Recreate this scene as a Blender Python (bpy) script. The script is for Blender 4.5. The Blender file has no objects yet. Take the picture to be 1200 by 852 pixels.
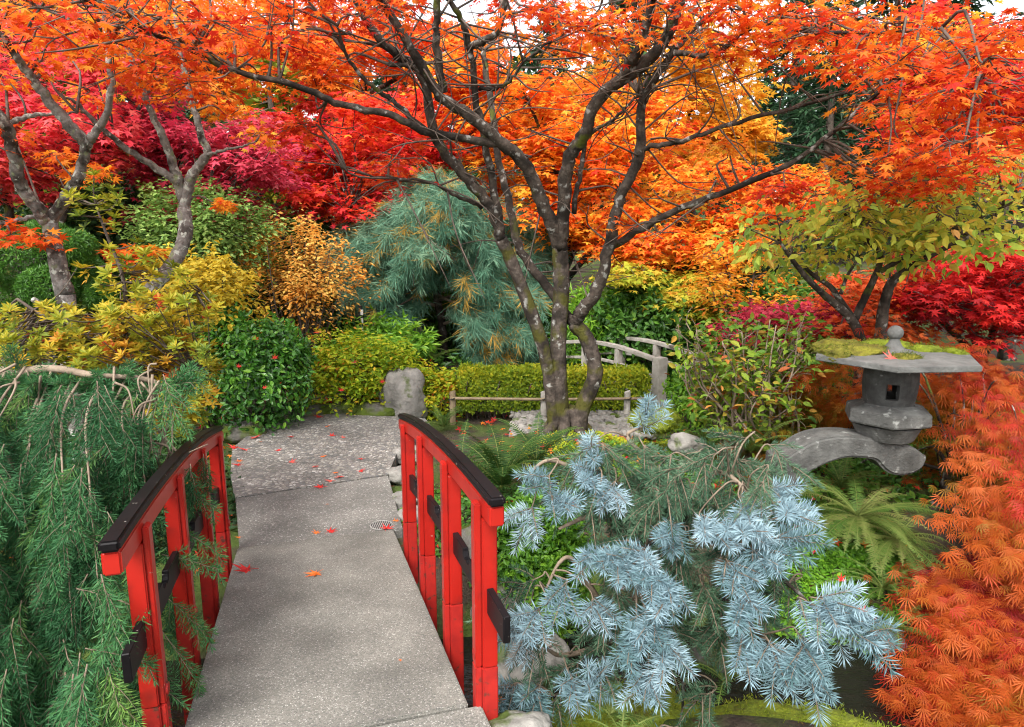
import bpy, bmesh, math, random
import numpy as np
from mathutils import Vector, Matrix, noise as mnoise

# ------------------------------------------------------------------ camera, light, exposure
scn = bpy.context.scene
COL = scn.collection
R_ = math.radians
PITCH, FPX, CAMZ = 10.5, 800.0, 1.65
cam = bpy.data.objects.new('camera', bpy.data.cameras.new('camera'))
cam.data.sensor_width = 36.0
cam.data.lens = 36.0 * FPX / 1200.0
cam.data.clip_start = 0.05
cam.data.clip_end = 600
cam.location = (0, 0, CAMZ)
cam.rotation_euler = (R_(90 - PITCH), 0, 0)
COL.objects.link(cam)
scn.camera = cam

SUN_EL, SUN_ROT = 52.0, 200.0          # soft overcast light from above and behind the photographer
w = bpy.data.worlds.new('World')
scn.world = w
w.use_nodes = True
nt = w.node_tree
sky = nt.nodes.new('ShaderNodeTexSky')
sky.sky_type = 'NISHITA'
sky.sun_disc = False
sky.sun_elevation = R_(SUN_EL)
sky.sun_rotation = R_(SUN_ROT)
sky.dust_density = 3.0
sky.air_density = 1.0
hs = nt.nodes.new('ShaderNodeHueSaturation')      # cloud cover: hardly any blue left
hs.inputs['Saturation'].default_value = 0.22
nt.links.new(sky.outputs[0], hs.inputs['Color'])
nt.links.new(hs.outputs[0], nt.nodes['Background'].inputs[0])
nt.nodes['Background'].inputs[1].default_value = 0.15
sl = bpy.data.lights.new('sun', 'SUN')
sl.energy = 1.5
sl.angle = R_(22)
sl.color = (1.0, 0.96, 0.9)
so = bpy.data.objects.new('sun', sl)
az = R_(SUN_ROT)
sdir = Vector((math.sin(az) * math.cos(R_(SUN_EL)), math.cos(az) * math.cos(R_(SUN_EL)), math.sin(R_(SUN_EL))))
so.rotation_euler = sdir.to_track_quat('Z', 'Y').to_euler()
COL.objects.link(so)
scn.view_settings.view_transform = 'Standard'
scn.view_settings.look = 'None'
scn.view_settings.exposure = 1.6
scn.view_settings.gamma = 1
scn.render.engine = 'CYCLES'
cy = scn.cycles
cy.max_bounces = 7
cy.diffuse_bounces = 4
cy.glossy_bounces = 2
cy.transmission_bounces = 4
cy.transparent_max_bounces = 4
cy.use_denoising = True
cy.denoiser = 'OPENIMAGEDENOISE'
cy.sample_clamp_indirect = 6.0
cy.filter_width = 1.1
cy.use_adaptive_sampling = True
cy.adaptive_threshold = 0.02

# ------------------------------------------------------------------ helpers
rng = np.random.default_rng(7)
cp, sp_ = math.cos(R_(PITCH)), math.sin(R_(PITCH))


def P(px, py, Y):
    """A point at depth Y (metres ahead) seen at photo pixel px, py."""
    dx = (px - 600) / FPX
    dy = -(py - 426) / FPX
    d = np.array([dx, cp + dy * sp_, -sp_ + dy * cp])
    return np.array([0, 0, CAMZ]) + d * (Y / d[1])


def norm(a):
    return a / (np.linalg.norm(a, axis=-1, keepdims=True) + 1e-9)


def snoise(p, freq, seed):
    r = np.random.default_rng(seed)
    p = np.asarray(p)
    out = np.zeros(p.shape[0])
    for k in range(5):
        d = r.normal(size=3)
        d /= np.linalg.norm(d)
        out += np.sin((p @ d) * freq * (0.7 + 0.35 * k) + r.uniform(0, 6.28)) / (1 + .3 * k)
    return out / 2.2


class MB:
    """Collects triangles and links them as ONE mesh object."""
    def __init__(self):
        self.V, self.F, self.T, self.M, self.n = [], [], [], [], 0

    def add(self, V, F, tone=0.5, mat=0):
        V = np.asarray(V, float).reshape(-1, 3)
        F = np.asarray(F, int).reshape(-1, 3)
        if len(F) == 0:
            return
        self.V.append(V)
        self.F.append(F + self.n)
        self.T.append(np.broadcast_to(np.asarray(tone, float), (len(F),)).copy())
        self.M.append(np.full(len(F), mat, int))
        self.n += len(V)

    def build(self, name, mats, parent=None, smooth=False, loc=None):
        me = bpy.data.meshes.new(name)
        if self.V:
            V = np.concatenate(self.V)
            F = np.concatenate(self.F)
            if loc is not None:
                V = V - np.asarray(loc, float)
            me.vertices.add(len(V))
            me.vertices.foreach_set('co', V.astype(np.float32).ravel())
            me.loops.add(len(F) * 3)
            me.loops.foreach_set('vertex_index', F.astype(np.int32).ravel())
            me.polygons.add(len(F))
            me.polygons.foreach_set('loop_start', np.arange(0, len(F) * 3, 3, dtype=np.int32))
            me.polygons.foreach_set('material_index', np.concatenate(self.M).astype(np.int32))
            me.polygons.foreach_set('use_smooth', np.full(len(F), smooth, dtype=bool))
            me.update(calc_edges=True)
            a = me.attributes.new('tone', 'FLOAT', 'FACE')
            a.data.foreach_set('value', np.clip(np.concatenate(self.T), 0, 1).astype(np.float32))
        for m in (mats if isinstance(mats, (list, tuple)) else [mats]):
            me.materials.append(m)
        o = bpy.data.objects.new(name, me)
        COL.objects.link(o)
        if parent is not None:
            o.parent = parent
            if loc is None:
                o.matrix_parent_inverse = Matrix.Translation(-Vector(parent.location))
        elif loc is not None:
            o.location = loc
        return o


def tag(o, label, cat, group=None, kind=None):
    if label: o['label'] = label
    if cat: o['category'] = cat
    if group: o['group'] = group
    if kind: o['kind'] = kind
    return o


def thing(name, label, cat, loc, group=None):
    o = bpy.data.objects.new(name, None)
    o.location = [float(v) for v in loc]
    o.empty_display_size = .2
    COL.objects.link(o)
    return tag(o, label, cat, group)


def bm_obj(name, bm, mat, parent=None, smooth=False):
    me = bpy.data.meshes.new(name)
    bmesh.ops.recalc_face_normals(bm, faces=bm.faces)
    bm.to_mesh(me)
    bm.free()
    for m in (mat if isinstance(mat, (list, tuple)) else [mat]):
        me.materials.append(m)
    if smooth:
        for p in me.polygons: p.use_smooth = True
    o = bpy.data.objects.new(name, me)
    COL.objects.link(o)
    if parent is not None:
        o.parent = parent
        o.matrix_parent_inverse = Matrix.Translation(-Vector(parent.location))
    return o


def catmull(pts, rad, sub):
    pts = np.asarray(pts, float)
    rad = np.asarray(rad, float)
    if len(pts) < 3 or sub < 2:
        return pts, rad
    q = np.vstack([2 * pts[0] - pts[1], pts, 2 * pts[-1] - pts[-2]])
    out, ro = [], []
    for i in range(len(pts) - 1):
        p0, p1, p2, p3 = q[i:i + 4]
        for k in range(sub):
            t = k / sub
            out.append(.5 * ((2 * p1) + (p2 - p0) * t + (2 * p0 - 5 * p1 + 4 * p2 - p3) * t * t + (3 * p1 - p0 - 3 * p2 + p3) * t ** 3))
            ro.append(rad[i] * (1 - t) + rad[i + 1] * t)
    out.append(pts[-1]); ro.append(rad[-1])
    return np.array(out), np.array(ro)


def tube(mb, pts, rad, sides=6, tone=.5, mat=0, sub=1, wob=0.0, r=None):
    pts, rad = catmull(pts, rad, sub)
    n = len(pts)
    t = np.gradient(pts, axis=0)
    t = norm(t)
    ref = np.array([0.31, 0.17, 0.93]) if abs(t[0][2]) < .8 else np.array([1, 0.2, 0.1])
    a = norm(np.cross(t, ref))
    b = np.cross(t, a)
    ang = np.linspace(0, 2 * np.pi, sides, endpoint=False)
    rr = np.repeat(rad[:, None], sides, 1)
    if wob and r is not None:
        rr = rr * (1 + r.normal(0, wob, rr.shape))
    V = pts[:, None, :] + rr[..., None] * (np.cos(ang)[None, :, None] * a[:, None, :] + np.sin(ang)[None, :, None] * b[:, None, :])
    i = np.arange(n - 1)[:, None] * sides
    j = np.arange(sides)[None, :]
    k = (j + 1) % sides
    A, B, C, D = i + j, i + k, i + sides + k, i + sides + j
    F = np.concatenate([np.stack([A, B, C], -1).reshape(-1, 3), np.stack([A, C, D], -1).reshape(-1, 3)])
    V = V.reshape(-1, 3)
    capF = [[(n - 1) * sides + 0, (n - 1) * sides + q, (n - 1) * sides + q + 1] for q in range(1, sides - 1)]
    capB = [[0, q + 1, q] for q in range(1, sides - 1)]
    F = np.concatenate([F, np.array(capF), np.array(capB)])
    mb.add(V, F, tone, mat)


def frames(nrm, hint):
    n = norm(nrm)
    d = hint - (hint * n).sum(-1, keepdims=True) * n
    d = norm(d)
    s = np.cross(d, n)
    return np.stack([s, d, n], -1)


def inst(mb, T, F, pos, R, size, tone, mat=0):
    n, k = len(pos), len(T)
    if n == 0:
        return
    size = np.broadcast_to(np.asarray(size, float), (n,))
    V = np.einsum('nij,kj->nki', R, T) * size[:, None, None] + pos[:, None, :]
    FF = F[None] + (np.arange(n) * k)[:, None, None]
    mb.add(V.reshape(-1, 3), FF.reshape(-1, 3), np.repeat(np.broadcast_to(tone, (n,)), len(F)), mat)


# leaf templates: XY plane, tip along +Y
def star(L, notch, droop=.12, narrow=1.0):
    ang = np.linspace(-128, 128, L)
    tips = {5: [.55, .88, 1, .88, .55], 7: [.42, .72, .93, 1, .93, .72, .42], 9: [.35, .6, .8, .95, 1, .95, .8, .6, .35]}[L]
    V = [[0, 0, 0.02]]
    for i in range(L):
        a = R_(ang[i])
        V.append([math.sin(a) * tips[i], math.cos(a) * tips[i], -droop * tips[i]])
        if i < L - 1:
            b = R_((ang[i] + ang[i + 1]) / 2)
            q = notch * (tips[i] + tips[i + 1]) / 2
            V.append([math.sin(b) * q, math.cos(b) * q, 0.0])
    F = [[0, i + 1, i] for i in range(1, len(V) - 1)]
    return np.array(V), np.array(F)


def lace(L=7, wd=.034, droop=.14):
    V, F = [], []
    ang = np.linspace(-66, 66, L)
    tips = 1 - .45 * np.abs(np.linspace(-1, 1, L)) ** 1.5
    for a, t in zip(ang, tips):
        a = R_(a)
        d = np.array([math.sin(a), math.cos(a), 0])
        s = np.array([math.cos(a), -math.sin(a), 0]) * wd
        b = len(V)
        V += [[0, 0, 0], d * t * .5 + s + [0, 0, -droop * .1], d * t * .55 - s + [0, 0, -droop * .12], d * t + [0, 0, -droop * t]]
        F += [[b, b + 1, b + 2], [b + 1, b + 3, b + 2]]
    return np.array([list(map(float, v)) for v in V]), np.array(F)


STAR7 = star(7, .40)
STAR5 = star(5, .42, .15)
STAR9 = star(9, .55, .1)
LACE = lace()
DIAM = (np.array([[0, 0, 0], [-.27, .45, .07], [0, 1, -.08], [.27, .45, .07]]), np.array([[0, 2, 1], [0, 3, 2]]))
OVAL = (np.array([[0, 0, 0], [-.2, .25, .05], [-.23, .6, .05], [0, 1, -.12], [.23, .6, .05], [.2, .25, .05], [0, .5, -.03]]),
        np.array([[6, 1, 0], [6, 2, 1], [6, 3, 2], [6, 4, 3], [6, 5, 4], [6, 0, 5]]))
NARROW = (np.array([[0, 0, 0], [-.13, .5, .03], [0, 1, -.1], [.13, .5, .03]]), np.array([[0, 2, 1], [0, 3, 2]]))


def rosette(k=7, up=.55):
    V, F = [], []
    for i in range(k):
        a = 6.283 * i / k + .2 * (i % 2)
        u = up * (1 if i % 2 else .65)
        d = np.array([math.cos(a), math.sin(a), 0])
        s = np.array([-math.sin(a), math.cos(a), 0])
        b = len(V)
        ln = 1 if i % 2 else .85
        V += [[0, 0, 0], d * .5 * ln + s * .17 + [0, 0, u * .55], d * ln + [0, 0, u * .75], d * .5 * ln - s * .17 + [0, 0, u * .55]]
        F += [[b, b + 1, b + 2], [b, b + 2, b + 3]]
    return np.array([list(map(float, v)) for v in V]), np.array(F)


ROS = rosette()


def needles(mb, p0, d, L, nl, wd, per_m, r, tone, ang=58, droop=.15, flat=.0, mat=0, wood=None, wr=.0016):
    """Needle-clad twigs: p0,d (n,3), lengths L (n)."""
    n = len(p0)
    if n == 0:
        return
    d = norm(d)
    m = int(max(10, per_m * L.mean()))
    t = np.linspace(.03, 1.0, m)[None, :].repeat(n, 0) + r.uniform(-.5, .5, (n, m)) / m
    t = np.clip(t, 0.01, 1)
    ref = np.where(np.abs(d[:, 2:3]) > .85, np.array([[1., 0, 0]]), np.array([[0, 0, 1.]]))
    a = norm(np.cross(d, ref))
    b = np.cross(a, d)
    ph = np.arange(m)[None, :] * 2.39996 + r.uniform(0, 6.28, (n, 1)) + r.normal(0, .3, (n, m))
    cx, cyy = np.cos(ph), np.sin(ph) * (1 - flat)
    al = np.radians(ang + r.normal(0, 8, (n, m)) - 38 * np.clip((t - .8) / .2, 0, 1))
    rad = cx[..., None] * a[:, None, :] + cyy[..., None] * b[:, None, :]
    nd = np.cos(al)[..., None] * d[:, None, :] + np.sin(al)[..., None] * norm(rad)
    base = p0[:, None, :] + d[:, None, :] * (t * L[:, None])[..., None]
    base[..., 2] -= droop * (t ** 2) * L[:, None]
    ln = nl * (1 - .25 * np.clip((t - .75) / .25, 0, 1)) * r.uniform(.85, 1.1, (n, m))
    tip = base + nd * ln[..., None]
    side = norm(np.cross(nd, r.normal(size=(n, m, 3)))) * (wd / 2)
    mid = base + nd * (ln * .55)[..., None]
    V = np.stack([base, mid + side, tip, mid - side], 2).reshape(-1, 3)
    q = np.arange(n * m)[:, None] * 4
    F = np.concatenate([q + np.array([[0, 1, 2]]), q + np.array([[0, 2, 3]])], 1).reshape(-1, 3)
    tt = np.repeat((np.asarray(tone).reshape(-1, 1) + r.normal(0, .07, (n, m))).ravel(), 2)
    mb.add(V, F, tt, mat)
    if wood is not None:
        for i in range(n):
            k = np.linspace(0, 1, 4)
            pp = p0[i] + d[i] * (k * L[i])[:, None]
            pp[:, 2] -= droop * k ** 2 * L[i]
            tube(wood, pp, wr * (1.6 - k), 3)


# ------------------------------------------------------------------ materials
def new_mat(name):
    m = bpy.data.materials.new(name)
    m.use_nodes = True
    return m, m.node_tree.nodes, m.node_tree.links


def ramp(ns, stops):
    r = ns.new('ShaderNodeValToRGB')
    e = r.color_ramp.elements
    while len(e) > 1: e.remove(e[-1])
    for i, (p, c) in enumerate(stops):
        q = e[0] if i == 0 else e.new(p)
        q.position = p
        q.color = (*c, 1)
    return r


def leaf_mat(name, cols, trans=.42, rough=.55, spec=.25):
    m, ns, lk = new_mat(name)
    at = ns.new('ShaderNodeAttribute')
    at.attribute_name = 'tone'
    n = len(cols)
    rp = ramp(ns, [(i / (n - 1), c) for i, c in enumerate(cols)])
    lk.new(at.outputs['Fac'], rp.inputs[0])
    b = ns['Principled BSDF']
    b.inputs['Roughness'].default_value = rough
    b.inputs['Specular IOR Level'].default_value = spec
    lk.new(rp.outputs[0], b.inputs['Base Color'])
    if trans > 0:
        t = ns.new('ShaderNodeBsdfTranslucent')
        lk.new(rp.outputs[0], t.inputs[0])
        mx = ns.new('ShaderNodeMixShader')
        mx.inputs[0].default_value = trans
        lk.new(b.outputs[0], mx.inputs[1])
        lk.new(t.outputs[0], mx.inputs[2])
        lk.new(mx.outputs[0], ns['Material Output'].inputs[0])
    return m


def noise_mat(name, cols, scale=5, detail=5, rough=.8, bump=.3, bscale=None, extra=None, bdist=.02, spec=.3):
    """cols: ramp stops; extra: list of (color, scale, lo, hi) noise-masked patches."""
    m, ns, lk = new_mat(name)
    tc = ns.new('ShaderNodeTexCoord')
    geo = ns.new('ShaderNodeNewGeometry')
    nz = ns.new('ShaderNodeTexNoise')
    nz.inputs['Scale'].default_value = scale
    nz.inputs['Detail'].default_value = detail
    nz.inputs['Roughness'].default_value = .65
    lk.new(geo.outputs['Position'], nz.inputs['Vector'])
    rp = ramp(ns, cols)
    lk.new(nz.outputs[0], rp.inputs[0])
    out = rp.outputs[0]
    for k, (c, s, lo, hi) in enumerate(extra or []):
        n2 = ns.new('ShaderNodeTexNoise')
        n2.inputs['Scale'].default_value = s
        n2.inputs['Detail'].default_value = 6
        mp = ns.new('ShaderNodeMapping')
        mp.inputs['Location'].default_value = (3.1 * (k + 1), 7.7, 1.3 * k)
        lk.new(geo.outputs['Position'], mp.inputs[0])
        lk.new(mp.outputs[0], n2.inputs['Vector'])
        mr = ns.new('ShaderNodeMapRange')
        mr.inputs[1].default_value = lo
        mr.inputs[2].default_value = hi
        lk.new(n2.outputs[0], mr.inputs[0])
        mx = ns.new('ShaderNodeMix')
        mx.data_type = 'RGBA'
        lk.new(mr.outputs[0], mx.inputs[0])
        lk.new(out, mx.inputs[6])
        mx.inputs[7].default_value = (*c, 1)
        out = mx.outputs[2]
    b = ns['Principled BSDF']
    b.inputs['Roughness'].default_value = rough
    b.inputs['Specular IOR Level'].default_value = spec
    lk.new(out, b.inputs['Base Color'])
    if bump:
        n3 = ns.new('ShaderNodeTexNoise')
        n3.inputs['Scale'].default_value = bscale or scale * 3
        n3.inputs['Detail'].default_value = 6
        lk.new(geo.outputs['Position'], n3.inputs['Vector'])
        bp = ns.new('ShaderNodeBump')
        bp.inputs['Strength'].default_value = bump
        bp.inputs['Distance'].default_value = bdist
        lk.new(n3.outputs[0], bp.inputs['Height'])
        lk.new(bp.outputs[0], b.inputs['Normal'])
    return m


def aggregate_mat(name, scale, cols, mortar, bump, edge=.12, rough=.75, stain=.35):
    m, ns, lk = new_mat(name)
    geo = ns.new('ShaderNodeNewGeometry')
    nzv = ns.new('ShaderNodeTexNoise'); nzv.inputs['Scale'].default_value = scale * .6
    lk.new(geo.outputs['Position'], nzv.inputs['Vector'])
    mixv = ns.new('ShaderNodeMix'); mixv.data_type = 'RGBA'; mixv.blend_type = 'ADD'
    mixv.inputs[0].default_value = .012 * 40 / scale
    lk.new(geo.outputs['Position'], mixv.inputs[6]); lk.new(nzv.outputs['Color'], mixv.inputs[7])
    vo = ns.new('ShaderNodeTexVoronoi'); vo.inputs['Scale'].default_value = scale
    lk.new(mixv.outputs[2], vo.inputs['Vector'])
    sep = ns.new('ShaderNodeSeparateColor')
    lk.new(vo.outputs['Color'], sep.inputs[0])
    rp = ramp(ns, cols); lk.new(sep.outputs[0], rp.inputs[0])
    ve = ns.new('ShaderNodeTexVoronoi'); ve.feature = 'DISTANCE_TO_EDGE'; ve.inputs['Scale'].default_value = scale
    lk.new(mixv.outputs[2], ve.inputs['Vector'])
    mr = ns.new('ShaderNodeMapRange'); mr.inputs[1].default_value = edge * .3; mr.inputs[2].default_value = edge
    lk.new(ve.outputs['Distance'], mr.inputs[0])
    mx = ns.new('ShaderNodeMix'); mx.data_type = 'RGBA'
    lk.new(mr.outputs[0], mx.inputs[0]); mx.inputs[6].default_value = (*mortar, 1); lk.new(rp.outputs[0], mx.inputs[7])
    big = ns.new('ShaderNodeTexNoise'); big.inputs['Scale'].default_value = 3.0; big.inputs['Detail'].default_value = 6
    lk.new(geo.outputs['Position'], big.inputs['Vector'])
    br = ns.new('ShaderNodeMapRange'); br.inputs[1].default_value = .3; br.inputs[2].default_value = .7
    br.inputs[3].default_value = 1 - stain; br.inputs[4].default_value = 1 + stain * .5
    lk.new(big.outputs[0], br.inputs[0])
    mu = ns.new('ShaderNodeMix'); mu.data_type = 'RGBA'; mu.blend_type = 'MULTIPLY'; mu.inputs[0].default_value = 1
    lk.new(mx.outputs[2], mu.inputs[6]); lk.new(br.outputs[0], mu.inputs[7])
    b = ns['Principled BSDF']; b.inputs['Roughness'].default_value = rough
    lk.new(mu.outputs[2], b.inputs['Base Color'])
    bp = ns.new('ShaderNodeBump'); bp.inputs['Strength'].default_value = bump; bp.inputs['Distance'].default_value = .008
    lk.new(mr.outputs[0], bp.inputs['Height']); lk.new(bp.outputs[0], b.inputs['Normal'])
    return m


M = {}
M['concrete'] = aggregate_mat('fine_concrete', 190, [(0, (.08, .08, .076)), (.35, (.165, .158, .136)), (.85, (.24, .23, .20)), (1, (.46, .44, .41))], (.15, .142, .122), .3, .16, .75, .36)
M['concrete_mid'] = aggregate_mat('speckled_concrete', 110, [(0, (.09, .09, .085)), (.55, (.17, .165, .15)), (.8, (.22, .21, .19)), (1, (.48, .47, .44))], (.15, .142, .125), .35, .22)
M['pebbled'] = aggregate_mat('exposed_pebbles', 33, [(0, (.12, .12, .12)), (.4, (.21, .20, .185)), (.7, (.29, .27, .235)), (.9, (.35, .34, .31)), (1, (.48, .46, .43))], (.15, .14, .12), .9, .13)
M['red'] = noise_mat('red_paint', [(.3, (.30, .009, .005)), (.7, (.38, .012, .007))], 6, 4, .36, .12, 40, [((.17, .010, .008), 7, .56, .74), ((.33, .13, .10), 48, .70, .73)], .003, .5)
M['dark_red'] = noise_mat('worn_red_paint', [(.3, (.26, .012, .01)), (.7, (.40, .018, .012))], 14, 6, .55, .25, 60, [((.10, .03, .02), 25, .6, .68)], .003)
M['black'] = noise_mat('black_lacquer', [(.3, (.005, .0045, .005)), (.7, (.010, .008, .009))], 8, 4, .42, .12, 45, [((.3, .27, .23), 55, .70, .74)], .002, .10)
M['stone'] = noise_mat('lantern_stone', [(.25, (.03, .029, .027)), (.5, (.08, .079, .073)), (.75, (.15, .149, .138))], 7, 9, .92, .8, 60, [((.26, .265, .245), 19, .60, .72), ((.035, .034, .03), 4, .58, .75)], .01)
M['stone_pale'] = noise_mat('roof_stone', [(.25, (.06, .06, .056)), (.75, (.16, .16, .15))], 9, 9, .92, .7, 70, [((.09, .09, .08), 5, .6, .75)], .008)
M['stone_dark'] = noise_mat('shaded_lantern_stone', [(.25, (.02, .02, .018)), (.5, (.05, .049, .046)), (.75, (.10, .10, .093))], 8, 9, .9, .5, 60, [((.2, .2, .19), 22, .66, .72)], .01)  # fire box stone: shade under the roof is put into this darker colour
M['rock'] = noise_mat('garden_rock', [(.25, (.08, .075, .068)), (.5, (.2, .19, .17)), (.75, (.32, .30, .27))], 6, 9, .9, .8, 22, [((.06, .085, .015), 5, .58, .66)], .02)
M['rock_moss'] = noise_mat('mossy_rock', [(.25, (.05, .048, .042)), (.7, (.15, .14, .12))], 7, 9, .95, .8, 22, [((.07, .10, .012), 4, .44, .56)], .02)
M['soil'] = noise_mat('soil', [(.3, (.025, .018, .012)), (.55, (.05, .037, .025)), (.75, (.075, .06, .035))], 7, 8, .95, .8, 30, [((.055, .085, .014), 1.6, .44, .56), ((.10, .03, .012), 13, .62, .7)], .03)
M['moss'] = noise_mat('bright_moss', [(.25, (.07, .085, .008)), (.5, (.15, .19, .012)), (.75, (.24, .27, .02))], 11, 8, .95, .9, 45, [((.07, .05, .015), 7, .62, .72)], .025)
M['bark'] = noise_mat('maple_bark', [(.3, (.015, .011, .009)), (.5, (.050, .038, .029)), (.72, (.115, .092, .074))], 14, 9, .9, .9, 36, [((.27, .26, .235), 15, .585, .66), ((.016, .012, .009), 5, .50, .62), ((.075, .085, .012), 4.2, .60, .68)], .012)
M['bark_moss'] = noise_mat('mossy_bark', [(.3, (.018, .014, .011)), (.5, (.058, .045, .036)), (.72, (.125, .10, .082))], 14, 9, .9, .9, 36, [((.29, .285, .26), 12, .60, .66), ((.02, .015, .011), 5, .52, .62), ((.055, .052, .008), 4.2, .50, .58)], .014)
M['bark_grey'] = noise_mat('lichen_grey_bark', [(.3, (.06, .052, .045)), (.5, (.16, .145, .13)), (.72, (.28, .265, .24))], 17, 9, .9, .9, 38, [((.035, .028, .022), 6, .54, .64), ((.36, .37, .32), 21, .57, .63), ((.17, .19, .10), 9, .60, .68)], .014)
M['twig'] = noise_mat('twig_bark', [(.3, (.05, .036, .026)), (.7, (.13, .10, .08))], 14, 5, .85, .3, 40)
M['twig_tan'] = noise_mat('tan_twig_bark', [(.3, (.12, .088, .06)), (.7, (.26, .20, .145))], 14, 5, .85, .3, 40)
M['wood_grey'] = noise_mat('weathered_wood', [(.3, (.24, .22, .19)), (.7, (.44, .42, .37))], 9, 7, .85, .4, 40, [((.10, .09, .07), 5, .6, .7)], .006)
M['bamboo'] = noise_mat('old_bamboo', [(.3, (.16, .12, .07)), (.7, (.30, .23, .14))], 9, 5, .6, .2, 40)
M['iron'] = noise_mat('drain_metal', [(.3, (.20, .195, .18)), (.7, (.32, .31, .29))], 20, 4, .5, .1)
M['white'] = noise_mat('label_white', [(.3, (.6, .6, .58)), (.7, (.75, .75, .72))], 20, 4, .6, 0)
M['blackmetal'] = noise_mat('stake_black', [(.3, (.015, .015, .016)), (.7, (.03, .03, .03))], 20, 4, .6, 0)


def water_mat():
    m, ns, lk = new_mat('stream_water')
    b = ns['Principled BSDF']
    b.inputs['Base Color'].default_value = (.012, .012, .009, 1)
    b.inputs['Roughness'].default_value = .06
    b.inputs['IOR'].default_value = 1.33
    geo = ns.new('ShaderNodeNewGeometry')
    nz = ns.new('ShaderNodeTexNoise'); nz.inputs['Scale'].default_value = 7; nz.inputs['Detail'].default_value = 4
    mp = ns.new('ShaderNodeMapping'); mp.inputs['Scale'].default_value = (1, 2.6, 1); mp.inputs['Rotation'].default_value = (0, 0, .7)
    lk.new(geo.outputs['Position'], mp.inputs[0]); lk.new(mp.outputs[0], nz.inputs['Vector'])
    bp = ns.new('ShaderNodeBump'); bp.inputs['Strength'].default_value = .35; bp.inputs['Distance'].default_value = .03
    lk.new(nz.outputs[0], bp.inputs['Height']); lk.new(bp.outputs[0], b.inputs['Normal'])
    return m


M['water'] = water_mat()

# ---- foliage colours (dark to light along 'tone')
L = {}
L['orange'] = leaf_mat('orange_maple_leaf', [(.52, .025, .012), (.74, .085, .014), (.84, .19, .02), (.87, .38, .03), (.80, .50, .05)], .52)
L['scarlet'] = leaf_mat('scarlet_maple_leaf', [(.44, .015, .03), (.70, .04, .035), (.80, .085, .03), (.84, .18, .025), (.84, .34, .04)], .5)
L['pinkred'] = leaf_mat('pink_red_maple_leaf', [(.42, .02, .04), (.70, .045, .07), (.80, .11, .11), (.82, .24, .13)], .45)
L['crimson'] = leaf_mat('crimson_maple_leaf', [(.16, .010, .03), (.46, .022, .055), (.62, .06, .10), (.68, .16, .17)], .4)
L['darkred'] = leaf_mat('dark_red_laceleaf', [(.10, .006, .012), (.32, .010, .014), (.62, .018, .018), (.72, .05, .03)], .4)
L['amber'] = leaf_mat('amber_leaf', [(.55, .13, .012), (.72, .26, .016), (.78, .38, .03), (.72, .48, .05)], .5)
L['yellow'] = leaf_mat('yellow_leaf', [(.34, .24, .018), (.56, .40, .028), (.70, .53, .045), (.66, .60, .10)], .45)
L['golden'] = leaf_mat('golden_orange_leaf', [(.45, .17, .025), (.70, .30, .04), (.78, .42, .09), (.70, .50, .12)], .45)
L['olive'] = leaf_mat('olive_gold_leaf', [(.07, .12, .012), (.20, .24, .018), (.42, .34, .022), (.55, .28, .025), (.48, .05, .018)], .4)
L['lime'] = leaf_mat('lime_leaf', [(.09, .15, .015), (.22, .30, .022), (.38, .42, .03), (.55, .45, .04), (.6, .28, .03)], .45)
L['dogwood'] = leaf_mat('fading_green_leaf', [(.17, .30, .05), (.36, .50, .07), (.54, .58, .08), (.70, .56, .07), (.74, .40, .12)], .58)
L['mid'] = leaf_mat('mid_green_leaf', [(.02, .07, .010), (.055, .16, .02), (.11, .27, .03), (.22, .36, .035)], .4, .45, .4)
L['fresh'] = leaf_mat('fresh_green_leaf', [(.05, .15, .012), (.12, .29, .02), (.22, .42, .03), (.36, .50, .04)], .45, .45, .4)
L['gloss'] = leaf_mat('glossy_dark_leaf', [(.014, .05, .010), (.035, .13, .016), (.08, .25, .025), (.20, .40, .04)], .25, .3, .5)
L['dark'] = leaf_mat('dark_green_leaf', [(.010, .028, .010), (.02, .055, .014), (.04, .10, .022), (.075, .15, .03)], .3)
L['pale'] = leaf_mat('pale_green_leaf', [(.06, .13, .035), (.14, .26, .06), (.24, .38, .09), (.36, .47, .13)], .42)
L['hedge'] = leaf_mat('hedge_leaf', [(.06, .12, .012), (.17, .26, .015), (.36, .41, .02), (.64, .50, .03)], .4)
L['nandina'] = leaf_mat('yellow_green_leaf', [(.09, .19, .014), (.25, .38, .02), (.46, .52, .028), (.62, .42, .03), (.6, .07, .02)], .45)
L['conifer'] = leaf_mat('far_conifer_needle', [(.008, .025, .012), (.018, .05, .022), (.035, .085, .035), (.06, .13, .05)], .2)
L['limeconifer'] = leaf_mat('yellow_conifer_needle', [(.05, .08, .008), (.12, .16, .012), (.22, .25, .018), (.30, .32, .03)], .25)
L['norway'] = leaf_mat('green_spruce_needle', [(.010, .045, .016), (.026, .10, .036), (.055, .165, .055), (.17, .30, .06)], .25, .55, .2)
L['blue'] = leaf_mat('blue_spruce_needle', [(.05, .115, .10), (.13, .225, .24), (.235, .345, .39), (.36, .475, .52)], .2, .6, .12)
L['greyneedle'] = leaf_mat('grey_green_needle', [(.018, .052, .030), (.055, .12, .065), (.11, .195, .115), (.22, .32, .21)], .22, .55, .2)
L['pine'] = leaf_mat('blue_green_pine_needle', [(.025, .085, .05), (.07, .19, .115), (.14, .29, .19), (.26, .40, .25), (.52, .29, .03)], .28)
L['fern'] = leaf_mat('fern_green', [(.02, .055, .012), (.045, .115, .022), (.095, .17, .03), (.17, .21, .05), (.25, .21, .085)], .4)
L['lace'] = leaf_mat('orange_laceleaf', [(.045, .075, .010), (.15, .135, .012), (.34, .135, .012), (.45, .080, .011), (.48, .115, .02), (.42, .026, .012), (.24, .010, .010)], .45)
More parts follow.
